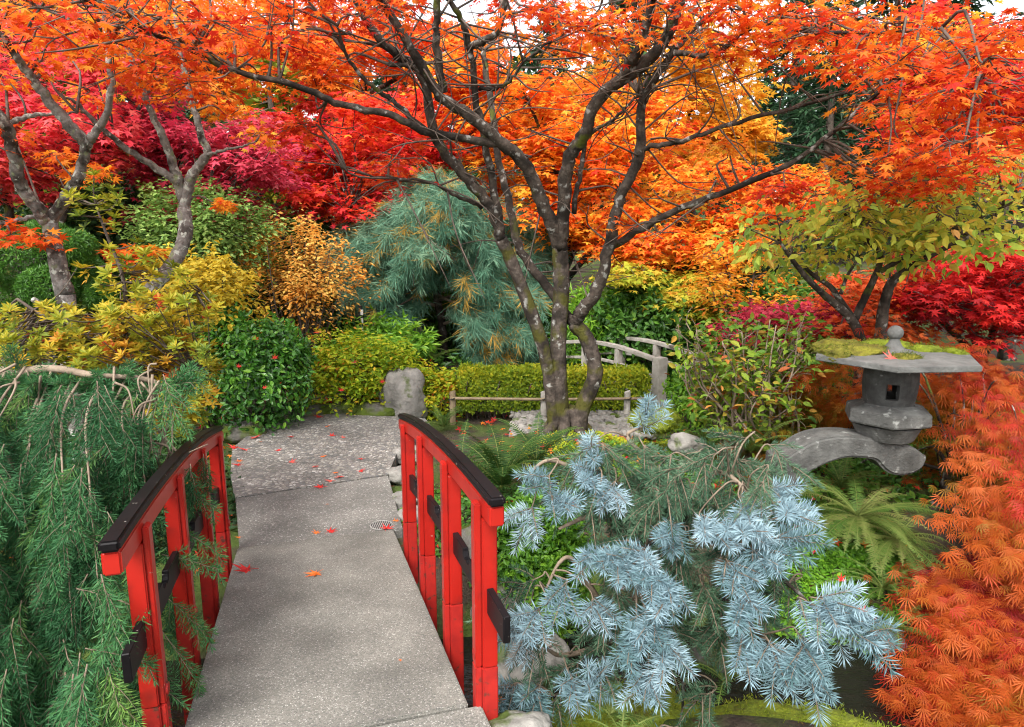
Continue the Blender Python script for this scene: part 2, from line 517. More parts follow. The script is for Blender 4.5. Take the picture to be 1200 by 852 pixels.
L['rust'] = leaf_mat('rust_laceleaf', [(.30, .03, .012), (.58, .07, .015), (.72, .13, .025), (.72, .20, .05)], .45)
L['hydra'] = leaf_mat('hydrangea_leaf', [(.04, .11, .014), (.10, .21, .022), (.22, .31, .03), (.45, .20, .04), (.36, .10, .03)], .4)
L['moss'] = leaf_mat('moss_blade', [(.06, .08, .008), (.15, .20, .012), (.27, .32, .02), (.36, .40, .03)], .35)
L['litter_red'] = leaf_mat('fallen_red_leaf', [(.50, .018, .02), (.66, .04, .03)], .25)
L['litter_orange'] = leaf_mat('fallen_orange_leaf', [(.62, .10, .02), (.75, .20, .03)], .25)
L['litter_pink'] = leaf_mat('fallen_pink_leaf', [(.55, .05, .05), (.70, .14, .10)], .25)
L['litter_brown'] = leaf_mat('fallen_brown_leaf', [(.28, .09, .03), (.42, .14, .05)], .2)

# ------------------------------------------------------------------ terrain
STREAM = np.array([(-6, 2.4), (-3, 2.9), (-1, 3.15), (0.2, 3.35), (1.0, 3.42), (1.7, 3.28), (2.2, 2.75), (2.6, 1.9), (3.4, .8), (5, -1.5)])


def dist_line(x, y, pl):
    best = np.full(np.shape(x), 1e9)
    for (ax, ay), (bx, by) in zip(pl[:-1], pl[1:]):
        dx, dy = bx - ax, by - ay
        t = np.clip(((x - ax) * dx + (y - ay) * dy) / (dx * dx + dy * dy), 0, 1)
        best = np.minimum(best, np.hypot(x - ax - t * dx, y - ay - t * dy))
    return best


def sstep(a, b, v):
    t = np.clip((v - a) / (b - a), 0, 1)
    return t * t * (3 - 2 * t)


def hgt(x, y):
    x = np.asarray(x, float)
    y = np.asarray(y, float)
    h = np.full(x.shape, -.36)
    h = h + .22 * (1 - sstep(.6, 2.0, y))                                   # bank the camera stands on
    h = h + .30 * sstep(-2.6, -4.5, x) + .05 * np.maximum(-x - 4.5, 0)      # left bank
    h = h + .12 * sstep(1.2, 3.0, x) * sstep(3.6, 4.6, y)                   # lantern bank
    h = h + .22 * np.exp(-(((x - .56) / .7) ** 2 + ((y - 6.05) / .55) ** 2))  # mound round the maple
    far = np.maximum(y - 9.0, 0)
    h = h + .055 * far + .0035 * np.minimum(far, 40) ** 2 * .35
    h = h + .03 * np.sin(x * 2.1 + y * .7) * np.sin(y * 1.7 - x * .6)
    d = dist_line(x, y, STREAM)
    ch = 1 - sstep(.32, .85, d)
    h = h * (1 - ch) + (-.98) * ch
    return h


def H(x, y):
    return float(hgt(np.array([x]), np.array([y]))[0])


def grid_axis(lo, hi, c, fine, n):
    t = np.linspace(-1, 1, n)
    k = 5.0
    s = np.sinh(t * k) / np.sinh(k)
    a = np.where(s < 0, c + s * (c - lo), c + s * (hi - c))
    return a


gx = np.unique(np.concatenate([np.linspace(-6, 6, 151), np.sign(np.linspace(-1, 1, 80)) * (6 + 190 * np.abs(np.linspace(-1, 1, 80)) ** 2.5)]))
gy = np.unique(np.concatenate([np.linspace(-1, 10, 139), 10 + 190 * np.linspace(0, 1, 50) ** 2.2, -1 - 60 * np.linspace(0, 1, 20) ** 2]))
GX, GY = np.meshgrid(gx, gy)
GZ = hgt(GX, GY)
nx, ny = len(gx), len(gy)
I = (np.arange(ny - 1)[:, None] * nx + np.arange(nx - 1)[None, :]).ravel()
mb = MB()
mb.add(np.stack([GX, GY, GZ], -1).reshape(-1, 3), np.concatenate([np.stack([I, I + 1, I + nx + 1], -1), np.stack([I, I + nx + 1, I + nx], -1)]))
tag(mb.build('ground', M['soil'], smooth=True), None, None, None, 'structure')

# water ribbon in the stream bed
mb = MB()
pts, _ = catmull(np.c_[STREAM, np.full(len(STREAM), -.76)], np.ones(len(STREAM)), 6)
tg = norm(np.gradient(pts, axis=0))
sd = np.c_[-tg[:, 1], tg[:, 0], np.zeros(len(tg))]
Lf, Rt = pts + sd * .72, pts - sd * .72
n = len(pts)
q = np.arange(n - 1)
mb.add(np.concatenate([Lf, Rt]), np.concatenate([np.stack([q + n, q + n + 1, q + 1], -1), np.stack([q + n, q + 1, q], -1)]))
tag(mb.build('stream_water', M['water'], smooth=True), None, None, None, 'structure')

# ------------------------------------------------------------------ red footbridge frame (local s along, t across)
BA = R_(17)
U = np.array([-math.sin(BA), math.cos(BA)])
Vv = np.array([math.cos(BA), math.sin(BA)])
C0 = np.array([-.605, 2.10])


def B(s, t, z):
    p = C0 + U * s + Vv * t
    return Vector((p[0], p[1], z))


def deckz(s):
    return -.004 - .118 * s


def zr(s):     # top of the black cap
    q = s + .1
    return .822 - .042 * q - .040 * q * q


PATHZ = -.262


def slab(name, outline, ztop, thick, mat, parent=None, bevel=.006):
    bm = bmesh.new()
    vs = [bm.verts.new((x, y, ztop(x, y) if callable(ztop) else ztop)) for x, y in outline]
    f = bm.faces.new(vs)
    if f.normal.z < 0: f.normal_flip()
    bmesh.ops.recalc_face_normals(bm, faces=bm.faces)
    r = bmesh.ops.extrude_face_region(bm, geom=[f])
    for v in [g for g in r['geom'] if isinstance(g, bmesh.types.BMVert)]:
        v.co.z -= thick
    if bevel:
        bmesh.ops.bevel(bm, geom=[e for e in bm.edges], offset=bevel, segments=2, affect='EDGES', clamp_overlap=True)
    return bm_obj(name, bm, mat, parent)


def gpt(px, py, z=PATHZ):
    d = P(px, py, 1.0) - np.array([0, 0, CAMZ])
    t = (z - CAMZ) / d[2]
    return (d[0] * t, d[1] * t)


# paths: near approach, speckled slab, pebbled landing that bends right behind the railing
xy = lambda s, t: tuple((C0 + U * s + Vv * t))
tag(slab('approach_path', [xy(-6, -.6), xy(-6, .75), xy(-.055, .50), xy(-.055, -.53)], -.004, .2, M['concrete']), None, None, None, 'structure')
sl_a, sl_b = gpt(276, 584), gpt(455, 557)
tag(slab('slab_path', [xy(2.125, -.5), xy(2.125, .52), gpt(464, 590), sl_b, sl_a], PATHZ, .16, M['concrete_mid']), None, None, None, 'structure')
a2, b2 = gpt(276, 582.5), gpt(455, 555.5)
land = [a2, b2, gpt(459, 545), gpt(468, 524), gpt(490, 508), gpt(505, 498), gpt(498, 490), gpt(470, 488), gpt(440, 487), gpt(385, 485), gpt(340, 490), gpt(298, 503), gpt(272, 525), gpt(270, 555)]
bmp = slab('pebbled_path', land, PATHZ - .002, .14, M['pebbled'], None, 0)
tag(bmp, None, None, None, 'structure')
far_path = [gpt(690, 496), gpt(735, 493), gpt(770, 484), gpt(800, 468), (2.05, 7.9), (1.72, 7.62), gpt(748, 478), gpt(715, 488)]
tag(slab('pebbled_path', far_path, PATHZ - .004, .14, M['pebbled'], None, 0), None, None, None, 'structure')

# ------------------------------------------------------------------ red footbridge
bridge = thing('red_footbridge', 'arched garden footbridge with red railings, black handrails and a concrete deck', 'footbridge', B(1, 0, -.12))
bm = bmesh.new()
prev = None
ns_ = 22
rows = []
for i in range(ns_ + 1):
    s = -.045 + (2.115 + .045) * i / ns_
    rows.append([bm.verts.new(B(s, t, z)) for t, z in ((-.51, deckz(s)), (.455, deckz(s)), (.455, deckz(s) - .15), (-.51, deckz(s) - .15))])
for a, b in zip(rows[:-1], rows[1:]):
    for k in range(4):
        bm.faces.new([a[k], a[(k + 1) % 4], b[(k + 1) % 4], b[k]])
bm.faces.new(rows[0]); bm.faces.new(rows[-1][::-1])
bmesh.ops.recalc_face_normals(bm, faces=bm.faces)
sharp = [e for e in bm.edges if len(e.link_faces) == 2 and e.calc_face_angle(0) > .8]
bmesh.ops.bevel(bm, geom=sharp, offset=.008, segments=2, affect='EDGES')
bm_obj('deck', bm, M['concrete'], bridge)


def lbox(bm, s0, s1, t0, t1, z0, z1, zf=None, bev=.004):
    """box in bridge coordinates (vertical); zf adds the local sag to z."""
    b2 = bmesh.new()
    vs = []
    for s in (s0, s1):
        for t in (t0, t1):
            for z in (z0, z1):
                vs.append(b2.verts.new(B(s, t, z + (zf(s) if zf else 0))))
    for f in ((0, 1, 3, 2), (4, 6, 7, 5), (0, 4, 5, 1), (2, 3, 7, 6), (0, 2, 6, 4), (1, 5, 7, 3)):
        b2.faces.new([vs[i] for i in f])
    bmesh.ops.recalc_face_normals(b2, faces=b2.faces)
    if bev:
        bmesh.ops.bevel(b2, geom=list(b2.edges), offset=bev, segments=2, affect='EDGES')
    tmp = bpy.data.meshes.new('t'); b2.to_mesh(tmp); b2.free()
    bm.from_mesh(tmp); bpy.data.meshes.remove(tmp)


def sweep(s0, s1, t0, t1, z0, z1, n=26, ease=True, bev=.006):
    """beam following the rail curve; z0,z1 relative to zr(s)."""
    bm = bmesh.new()
    rows = []
    for i in range(n + 1):
        s = s0 + (s1 - s0) * i / n
        rows.append([bm.verts.new(B(s, t, zr(s) + z)) for t, z in ((t0, z0), (t1, z0), (t1, z1), (t0, z1))])
    for a, b in zip(rows[:-1], rows[1:]):
        for k in range(4):
            bm.faces.new([a[k], a[(k + 1) % 4], b[(k + 1) % 4], b[k]])
    bm.faces.new(rows[0]); bm.faces.new(rows[-1][::-1])
    bmesh.ops.recalc_face_normals(bm, faces=bm.faces)
    sharp = [e for e in bm.edges if len(e.link_faces) == 2 and e.calc_face_angle(0) > .8]
    bmesh.ops.bevel(bm, geom=sharp, offset=bev, segments=3, affect='EDGES')
    return bm


for side, sk in ((-1, .08), (1, -.09)):
    tc = -.585 if side < 0 else .53
    inn = -side
    s0, s1 = (-.17, 2.30) if side < 0 else (-.17, 2.06)
    rail = bm_obj('railing', sweep(s0, s1, tc - .0255, tc + .0255, -.106, -.035), M['red'], bridge)
    rail['label'] = 'red beam railing on the %s side, posts and black lower bar' % ('left' if side < 0 else 'right')
    bm_obj('handrail_cap', sweep(s0 - .012, s1 + .012, tc - .0285, tc + .0285, -.0345, 0, bev=.009), M['black'], rail)
    posts = [.10, .72, 1.38, 2.04] if side < 0 else [-.04, .52, 1.16, 1.78]
    for ps in posts:
        zt = zr(ps) - .1065
        dz = deckz(ps)
        bm = bmesh.new()
        lbox(bm, ps - .038, ps + .038, tc - .0265, tc + .0265, dz + .15, zt - .002)
        ti = tc + inn * .0270
        lbox(bm, ps - .026, ps + .026, min(ti, ti + inn * .024), max(ti, ti + inn * .019), dz + .15, zr(ps) - .058)
        bm_obj('post', bm, M['red'], rail)
        bm = bmesh.new()
        lbox(bm, ps - .039, ps + .039, tc - .0275, tc + .0275, dz - .42, dz + .1485)
        lbox(bm, ps - .0265, ps + .0265, min(ti, ti + inn * .0245), max(ti, ti + inn * .0195), dz - .42, dz + .1485)
        bm_obj('post_foot', bm, M['dark_red'], rail)
        # round bolt plate
        for (nm, zz, rr, dd) in (('bolt', dz + .19, .021, .006), ('screw', dz + .115, .006, .004)):
            bm = bmesh.new()
            mt = Matrix.Translation(B(ps, tc + inn * (.0462 + dd / 2), zz)) @ Matrix.Rotation(BA, 4, 'Z') @ Matrix.Rotation(R_(90), 4, 'Y')
            bmesh.ops.create_cone(bm, cap_ends=True, segments=18, radius1=rr, radius2=rr * .9, depth=dd, matrix=mt)
            bm_obj(nm, bm, M['dark_red'], rail)
    # black lower bar, cut with bracket shaped notches between the posts
    def bar(sa, sb, notch):
        bm = bmesh.new()
        prof = [(sa, 0), (sb, 0), (sb, .095)]
        if notch:
            mid = (sa + sb) / 2
            for k in range(13):
                u = math.pi * k / 12
                prof.append((mid + .055 * math.cos(u), .095 - .028 * math.sin(u) - .012 * abs(math.sin(2 * u))))
        prof.append((sa, .095))
        fr = []
        for t in (tc - .012, tc + .012):
            vs = [bm.verts.new(B(s, t, zr(s) - .46 + z)) for s, z in prof]
            fr.append(vs)
            bm.faces.new(vs)
        m_ = len(prof)
        for k in range(m_):
            bm.faces.new([fr[0][k], fr[0][(k + 1) % m_], fr[1][(k + 1) % m_], fr[1][k]])
        bmesh.ops.recalc_face_normals(bm, faces=bm.faces)
        e = [e for e in bm.edges if len(e.link_faces) == 2 and e.calc_face_angle(0) > 1.2]
        bmesh.ops.bevel(bm, geom=e, offset=.003, segments=1, affect='EDGES')
        bm_obj('lower_bar', bm, M['black'], rail)
    bar(posts[0] - .24, posts[0] - .037, False)
    for a, b in zip(posts[:-1], posts[1:]):
        bar(a + .037, b - .037, True)
    bar(posts[-1] + .037, posts[-1] + .13, False)


# ------------------------------------------------------------------ rocks
def rock(name, label, cat, c, r, seed, mat='rock', group=None, squash=1.0, rough=.28):
    bm = bmesh.new()
    bmesh.ops.create_icosphere(bm, subdivisions=4, radius=1)
    off = Vector((seed * 3.7, seed * 1.3, seed * 2.1))
    for v in bm.verts:
        p = v.co.copy()
        n1 = mnoise.noise(p * 1.1 + off)
        n2 = mnoise.noise(p * 2.7 + off)
        n3 = mnoise.noise(p * 6.5 + off)
        vor = mnoise.voronoi(p * 1.5 + off)[0][0]
        k = 1 + rough * n1 + rough * .55 * n2 + .05 * n3 + .10 * (vor - .4)
        v.co = Vector((p.x * r[0] * k, p.y * r[1] * k, p.z * r[2] * k))
    me = bpy.data.meshes.new(name)
    bm.to_mesh(me); bm.free()
    me.materials.append(M[mat])
    for p in me.polygons: p.use_smooth = True
    o = bpy.data.objects.new(name, me)
    o.location = c
    COL.objects.link(o)
    o['label'] = label
    o['category'] = cat
    if group: o['group'] = group
    return o


rk = P(472, 456, 7.45)
rock('standing_rock', 'upright grey boulder between the yellow green shrub and the far end of the red railing', 'rock', (rk[0], rk[1], rk[2] - .10), (.27, .22, .33), 6)
g = 'stones edging the pebbled landing'
edge_px = [(283, 505, 'rounded mossy edging stone beside the far end of the left red railing'), (318, 487, 'dark mossy edging stone under the glossy green rhododendron'),
           (357, 480, 'dark low edging stone at the far left corner of the pebbled landing'), (400, 479, 'low flat mossy edging stone midway along the back of the landing'),
           (440, 481, 'dark edging stone under the yellow green shrub left of the upright boulder')]
for i, (x, y, lab) in enumerate(edge_px):
    p = gpt(x, y, PATHZ + .02)
    rock('edging_stone', lab, 'rock', (p[0], p[1], PATHZ), (.24, .14, .11), 11 + i, 'rock_moss', g)
for i, (x, y, r, lab) in enumerate([(466, 552, .10, 'small grey edging stone right of the speckled slab by the far red post'),
                                    (476, 528, .12, 'pale flat edging stone farthest along the right edge of the path'),
                                    (470, 582, .09, 'narrow grey edging stone right of the joint in the path'),
                                    (486, 600, .13, 'grey edging stone seen between the two farthest red posts')]):
    p = gpt(x, y, PATHZ)
    rock('edging_stone', lab, 'rock', (p[0] + .03, p[1], PATHZ - .04), (r * 1.3, r, .08), 21 + i, 'rock', 'stones edging the right side of the path')
for c, r, sd_, lab in [(P(615, 775, 2.95), (.2, .16, .15), 31, 'large pale boulder in the stream bank right of the nearest red post'),
                       (P(592, 712, 3.15), (.17, .15, .12), 32, 'grey boulder behind the nearest red post beside the stream'),
                       (P(608, 862, 2.15), (.14, .1, .07), 33, 'smooth grey stone at the very foot of the nearest red post'),
                       (P(560, 640, 3.6), (.2, .18, .13), 34, 'grey boulder seen between the two nearest right hand posts'),
                       (P(1040, 748, 3.55), (.09, .09, .07), 36, 'dark wet stone on the stream bank above the small cascade'),
                       (P(805, 520, 5.4), (.14, .1, .09), 37, 'brown stone behind the mossy knoll at the blue spruce top'),
                       (P(850, 765, 3.1), (.16, .12, .1), 38, 'mossy stone in the dark water under the blue spruce')]:
    rock('garden_rock', lab, 'rock', c, r, sd_, 'rock' if sd_ not in (38, 32, 34) else 'rock_moss')

# moss mound in the near right corner, by the water
mc = P(945, 880, 2.45)
o = rock('moss_mound', 'bright yellow green moss mound in front of the stream at the bottom right', 'moss mound', (1.2, 2.52, -.62), (.62, .36, .25), 41, 'moss', None, 1, .12)
o2 = rock('moss_mound', 'darker moss mound under the blue spruce beside the small fern', 'moss mound', (.52, 2.62, -.52), (.4, .3, .16), 43, 'moss', None, 1, .15)
o3 = rock('moss_mound', 'small round cushion of green moss behind the blue spruce top', 'moss mound', P(768, 492, 5.9), (.22, .18, .12), 44, 'moss', None, 1, .1)

for ob, cnt, sz in ((o, 9000, .022), (o2, 7000, .02), (o3, 2500, .022)):
    rr_ = np.random.default_rng(cnt)
    mv = np.array([v.co[:] for v in ob.data.vertices]); mn = np.array([v.normal[:] for v in ob.data.vertices])
    ii = rr_.integers(0, len(mv), cnt)
    ps = mv[ii] + rr_.normal(0, .018, (cnt, 3)) * .6
    tb_ = MB()
    inst(tb_, NARROW[0], NARROW[1], ps, frames(rr_.normal(size=(cnt, 3)), mn[ii] + rr_.normal(0, .55, (cnt, 3))), sz * rr_.uniform(.5, 1.2, cnt), .5 + .2 * snoise(ps, 9, 3) + rr_.normal(0, .15, cnt))
    tf = tb_.build('moss_tufts', L['moss'])
    tf.parent = ob

# drain cover
dp = gpt(452, 616, PATHZ)
dr = thing('drain_cover', 'small round slotted metal drain cover set in the path', 'drain cover', (dp[0] - .03, dp[1], PATHZ))
bm = bmesh.new()
for k in range(9):
    t = -.056 + .014 * k
    hw = math.sqrt(max(.0, .068 ** 2 - t * t))
    b2 = Matrix.Translation(Vector((dp[0] - .03 + t, dp[1], PATHZ + .006))) @ Matrix.Diagonal((.006, hw * 2, .006, 1))
    bmesh.ops.create_cube(bm, size=1, matrix=b2)
bm_obj('grate', bm, M['iron'], dr)
mb = MB()
ring = [(dp[0] - .03 + .072 * math.cos(a), dp[1] + .072 * math.sin(a), PATHZ + .005) for a in np.linspace(0, 6.283, 33)]
tube(mb, ring, np.full(33, .004), 6)
mb.build('ring', M['iron'], dr, True)
bm = bmesh.new()
bmesh.ops.create_circle(bm, cap_ends=True, segments=24, radius=.07, matrix=Matrix.Translation((dp[0] - .03, dp[1], PATHZ + .0018)))
bm_obj('drain_dark_disc', bm, M['blackmetal'], dr)  # flat black disc, paints the darkness below the grate


# ------------------------------------------------------------------ plant builders
def pads_from(regions, r):
    """regions: (px, py, rx, ry, Y0, Y1, n, pad radius) -> centres, radii"""
    C, Rd = [], []
    for (cx, cy_, rx, ry, Y0, Y1, n, pr) in regions:
        for _ in range(n):
            a, q = r.uniform(0, 6.283), math.sqrt(r.uniform(0, 1))
            C.append(P(cx + rx * q * math.cos(a), cy_ + ry * q * math.sin(a), r.uniform(Y0, Y1)))
            Rd.append(pr * r.uniform(.7, 1.25))
    return np.array(C), np.array(Rd)


def pad_leaves(mb, C, Rd, per, T, size, r, tone0=.5, spread=.16, jit=.17, thick=.18, dome=.5, tilt=.35, down=.25, clump=1.3, seed=1, fill=1.0):
    tp = tone0 + spread * snoise(C, clump, seed) + r.normal(0, spread * .5, len(C))
    n = per * len(C)
    idx = np.repeat(np.arange(len(C)), per)
    a = r.uniform(0, 6.283, n)
    q = np.sqrt(r.uniform(0, 1, n)) * fill
    rr = Rd[idx] * q
    # wavy outline so that a pad is a spray and not a disc
    rr *= 1 + .35 * np.sin(a * 3 + idx * 1.7) + .2 * np.sin(a * 5 + idx * 2.3)
    ox, oy = np.cos(a), np.sin(a)
    pos = C[idx] + np.stack([ox * rr, oy * rr, -dome * Rd[idx] * q ** 2 * .6 + r.normal(0, thick, n) * Rd[idx]], -1)
    nr = np.stack([ox * tilt * q + r.normal(0, tilt, n), oy * tilt * q + r.normal(0, tilt, n), np.full(n, 1.0)], -1)
    hint = np.stack([ox + r.normal(0, .8, n), oy + r.normal(0, .8, n), np.full(n, -down)], -1)
    sz = size * r.uniform(.65, 1.15, n)
    inst(mb, T[0], T[1], pos, frames(nr, hint), sz, tp[idx] + r.normal(0, jit, n))


def twig_net(mb, C, Rd, limbs, r, rad=.006, rays=4, sides=4, raylen=.9):
    """fine branches from the nearest limb point to every pad, then rays inside it"""
    LP = np.concatenate([l[0] for l in limbs])
    for c, pr in zip(C, Rd):
        d = np.linalg.norm(LP - c, axis=1) + .35 * np.maximum(LP[:, 2] - c[2], 0)
        k = int(np.argmin(d))
        a = LP[k]
        ln = np.linalg.norm(c - a)
        mid1 = a + (c - a) * .4 + r.normal(0, .09, 3) * ln + np.array([0, 0, .06 * ln])
        mid2 = a + (c - a) * .75 + r.normal(0, .06, 3) * ln + np.array([0, 0, .05 * ln])
        tube(mb, [a, mid1, mid2, c], np.array([rad * 1.5, rad * 1.15, rad * .8, rad * .6]) * (1 + .25 * ln), sides, sub=3)
        for _ in range(rays):
            th = r.uniform(0, 6.283)
            e = c + pr * raylen * np.array([math.cos(th), math.sin(th), -.25 + r.normal(0, .12)])
            m = c + (e - c) * .5 + r.normal(0, .08, 3) * pr + np.array([0, 0, .08 * pr])
            tube(mb, [c, m, e], [rad * .6, rad * .42, rad * .2], 3, sub=2)


def limb_pts(px_pts, Ys, r0, r1, sub=5):
    pts = np.array([P(x, y, Y) for (x, y), Y in zip(px_pts, Ys)])
    rad = np.linspace(r0, r1, len(pts))
    return catmull(pts, rad, sub)


def lin(a, b, n):
    return list(np.linspace(a, b, n))


def simple_tree(name, label, cat, base_px, Y, regions, leafmat, T, size, per, seed, bark='bark', group=None, tone0=.5, spread=.16, jit=.17,
                stems=3, trunk_r=.08, leafpart='crown', rays=3, down=.3, thick=.2, dome=.5, twig_r=.006, top_bias=.55, tilt=.35):
    r = np.random.default_rng(seed)
    b = P(base_px, 426, Y)
    bx, by = b[0], b[1]
    z0 = H(bx, by)
    root = thing(name, label, cat, (bx, by, z0), group)
    C, Rd = pads_from(regions, r)
    base = np.array([bx, by, z0 - .1])
    cen = C.mean(0)
    limbs = []
    tb = MB()
    zmid = z0 + max(.25, (C[:, 2].min() - z0) * top_bias)
    fork = np.array([bx + (cen[0] - bx) * .25, by + (cen[1] - by) * .25, zmid])
    pts, rad = catmull([base, base + (fork - base) * .5 + r.normal(0, .05, 3), fork], np.array([trunk_r * 1.3, trunk_r, trunk_r * .85]), 5)
    tube(tb, pts, rad, 9, wob=.05, r=r)
    order = r.permutation(len(C))
    k = max(stems, 1)
    # spread the main limbs over the crown: farthest point picks
    picks = [int(np.argmax(C[:, 2]))]
    while len(picks) < min(k + 2, len(C)):
        d = np.min(np.stack([np.linalg.norm(C - C[i], axis=1) for i in picks]), axis=0)
        picks.append(int(np.argmax(d)))
    for i in picks:
        e = C[i]
        m1 = fork + (e - fork) * .35 + r.normal(0, .07, 3) * np.linalg.norm(e - fork) + np.array([0, 0, .08])
        m2 = fork + (e - fork) * .7 + r.normal(0, .05, 3) * np.linalg.norm(e - fork) + np.array([0, 0, .06])
        lp, lr = catmull([fork - (fork - base) * .06, m1, m2, e], np.array([trunk_r * .75, trunk_r * .5, trunk_r * .3, trunk_r * .12]), 5)
        tube(tb, lp, lr, 7, wob=.04, r=r)
        limbs.append((lp, lr))
    twig_net(tb, C, Rd, limbs, r, twig_r, rays)
    tb.build('trunk', M[bark], root, True)
    lb = MB()
    pad_leaves(lb, C, Rd, per, T, size, r, tone0, spread, jit, seed=seed, down=down, thick=thick, dome=dome, tilt=tilt)
    lb.build(leafpart, L[leafmat], root)
    return root


def shrub(name, label, cat, px, py_top, py_bot, wpx, Y, leafmat, T, size, n, seed, group=None, tone0=.5, spread=.2, jit=.15, depth=None, stems=7,
          mode='out', shell=.45, lump=.22, lumpf=5.0, stem_mat='twig', up=.0, core=None, partname='foliage', stem_r=.010, kind=None, ground=None):
    """rounded bush: leaves through an uneven dome, denser towards its surface"""
    r = np.random.default_rng(seed)
    top, bot = P(px, py_top, Y), P(px, py_bot, Y)
    zg = H(top[0], top[1]) if ground is None else ground
    zb = min(bot[2], top[2] - .1)
    rx = wpx / 2 / FPX * (Y * cp + (CAMZ - (top[2] + zb) / 2) * sp_)
    ry = depth if depth else rx * .8
    zlo = max(zb, zg - .05)
    hh = top[2] - zlo
    cz = zlo + .36 * hh
    rz = .64 * hh
    c = np.array([top[0], top[1], cz])
    root = thing(name, label, cat, (c[0], c[1], zg), group)
    d = r.normal(size=(n, 3))
    d[:, 2] = np.where(d[:, 2] < -.2, d[:, 2] * r.choice([-1, 1], n, p=[.6, .4]), d[:, 2])
    d = norm(d)
    q = 1 - np.abs(r.normal(0, shell * .5, n))
    q = np.clip(q, .15, 1.06)
    lm = 1 + lump * snoise(d + seed, lumpf, seed + 5) + lump * .5 * snoise(d + seed, lumpf * 2.3, seed + 6)
    pos = c + d * np.array([rx, ry, rz]) * (q * lm)[:, None]
    # about a third of the leaves sit on shoots that reach out of the dome
    ns2 = max(12, n // 110)
    sd = r.normal(size=(ns2, 3)); sd[:, 2] = np.abs(sd[:, 2]) + .25; sd = norm(sd)
    sl = r.uniform(.08, .30, ns2) * rx
    who = r.uniform(0, 1, n) < .30
    j = r.integers(0, ns2, n)
    sp0 = c + sd * np.array([rx, ry, rz]) * .9
    along = sp0[j] + (sd[j] * .7 + np.array([0, 0, .45])) * (r.uniform(0, 1, n) * sl[j])[:, None] + r.normal(0, .035 * rx + .012, (n, 3))
    pos = np.where(who[:, None], along, pos)
    pos[:, 2] = np.maximum(pos[:, 2], zg + .01)
    if mode == 'out':
        nr = d * np.array([1 / rx, 1 / ry, 1 / rz]) * rx + np.array([0, 0, .35]) + r.normal(0, .45, (n, 3))
        hint = d + r.normal(0, .7, (n, 3)) + np.array([0, 0, up])
    elif mode == 'flat':
        nr = np.array([0, 0, 1.]) + d * .4 + r.normal(0, .35, (n, 3))
        hint = d + r.normal(0, .8, (n, 3)) + np.array([0, 0, up])
    else:                       # rosettes that stand on shoot tips: template normal is the shoot
        nr = d * .6 + np.array([0, 0, .9]) + r.normal(0, .3, (n, 3))
        hint = r.normal(size=(n, 3))
    tn = tone0 + spread * snoise(pos, 4.0, seed + 9) + r.normal(0, jit, n) + .0
    lb = MB()
    inst(lb, T[0], T[1], pos, frames(nr, hint), size * r.uniform(.7, 1.15, n), tn)
    lb.build(partname, L[leafmat], root)
    sb = MB()
    for k in range(stems):
        i = int(r.integers(0, n))
        e = pos[i] - d[i] * .1 * rx
        b = np.array([c[0] + r.normal(0, .10) * rx, c[1] + r.normal(0, .10) * ry, zg - .05])
        m = (b + e) / 2 + np.array([0, 0, .15 * rz]) + r.normal(0, .05, 3) * rx
        tube(sb, [b, m, e], [stem_r * 1.3, stem_r, stem_r * .5], 5, sub=4)
        for _ in range(4):
            j = int(np.argmin(np.linalg.norm(pos[r.integers(0, n, 40)] - m, axis=1)))
            e2 = pos[r.integers(0, n)]
            if np.linalg.norm(e2 - m) < .8 * max(rx, .2):
                tube(sb, [m, (m + e2) / 2 + r.normal(0, .04, 3), e2], [stem_r * .6, stem_r * .45, stem_r * .2], 4, sub=2)
    sb.build('stems', M[stem_mat], root, True)
    return root


def fern(label, px, py, Y, Lf, nfr, seed, tone0=.45, el=(25, 75), name='sword_fern', group='ferns among the shrubs', z=None, azr=(0, 360), width=.15, m=34):
    r = np.random.default_rng(seed)
    b = P(px, py, Y)
    if z is not None: b[2] = z
    root = thing(name, label, 'fern', b, group)
    for k in range(nfr):
        a = R_(azr[0] + (azr[1] - azr[0]) * (k + r.uniform(-.3, .3)) / nfr)
        e = R_(r.uniform(*el))
        ln = Lf * r.uniform(.7, 1.1)
        t = np.linspace(0, 1, m)
        # arching rib: elevation falls off along the frond
        ev = e - t ** 1.3 * R_(r.uniform(55, 85))
        st = ln / (m - 1)
        hor = np.concatenate([[0], np.cumsum(np.cos(ev[:-1]) * st)])
        ver = np.concatenate([[0], np.cumsum(np.sin(ev[:-1]) * st)])
        dirh = np.array([math.cos(a), math.sin(a), 0])
        pts = b + hor[:, None] * dirh + ver[:, None] * np.array([0, 0, 1.])
        side = np.array([-math.sin(a), math.cos(a), 0])
        mb = MB()
        tube(mb, pts[::3], np.linspace(.004, .0012, len(pts[::3])), 3, tone=.75)
        wv = width * ln * np.clip(np.sin(np.pi * (.12 + .88 * t)) ** .7, .03, 1) * (1 - .25 * t)
        tg = norm(np.gradient(pts, axis=0))
        up = np.cross(side, tg)
        V, F = [], []
        tone = tone0 + r.normal(0, .12)
        for sgn in (-1, 1):
            tipv = pts + sgn * side * wv[:, None] + tg * (wv * .35)[:, None] - np.array([0, 0, 1]) * (wv * .18)[:, None] + r.normal(0, .004, pts.shape)
            bw = st * .46
            b0 = pts - tg * bw * .4
            b1 = pts + tg * bw * .7
            mid = pts + (tipv - pts) * .45 + tg * bw * .9
            q = np.arange(2, m) * 1
            for i in range(2, m):
                n0 = len(V)
                V += [b0[i], mid[i], tipv[i], b1[i]] if False else [b0[i], tipv[i], mid[i], b1[i]]
                F += [[n0, n0 + 1, n0 + 2], [n0, n0 + 2, n0 + 3]]
        mb.add(np.array(V), np.array(F), np.full(len(F), tone) + r.normal(0, .06, len(F)))
        mb.build('frond', L['fern'], root)
    return root

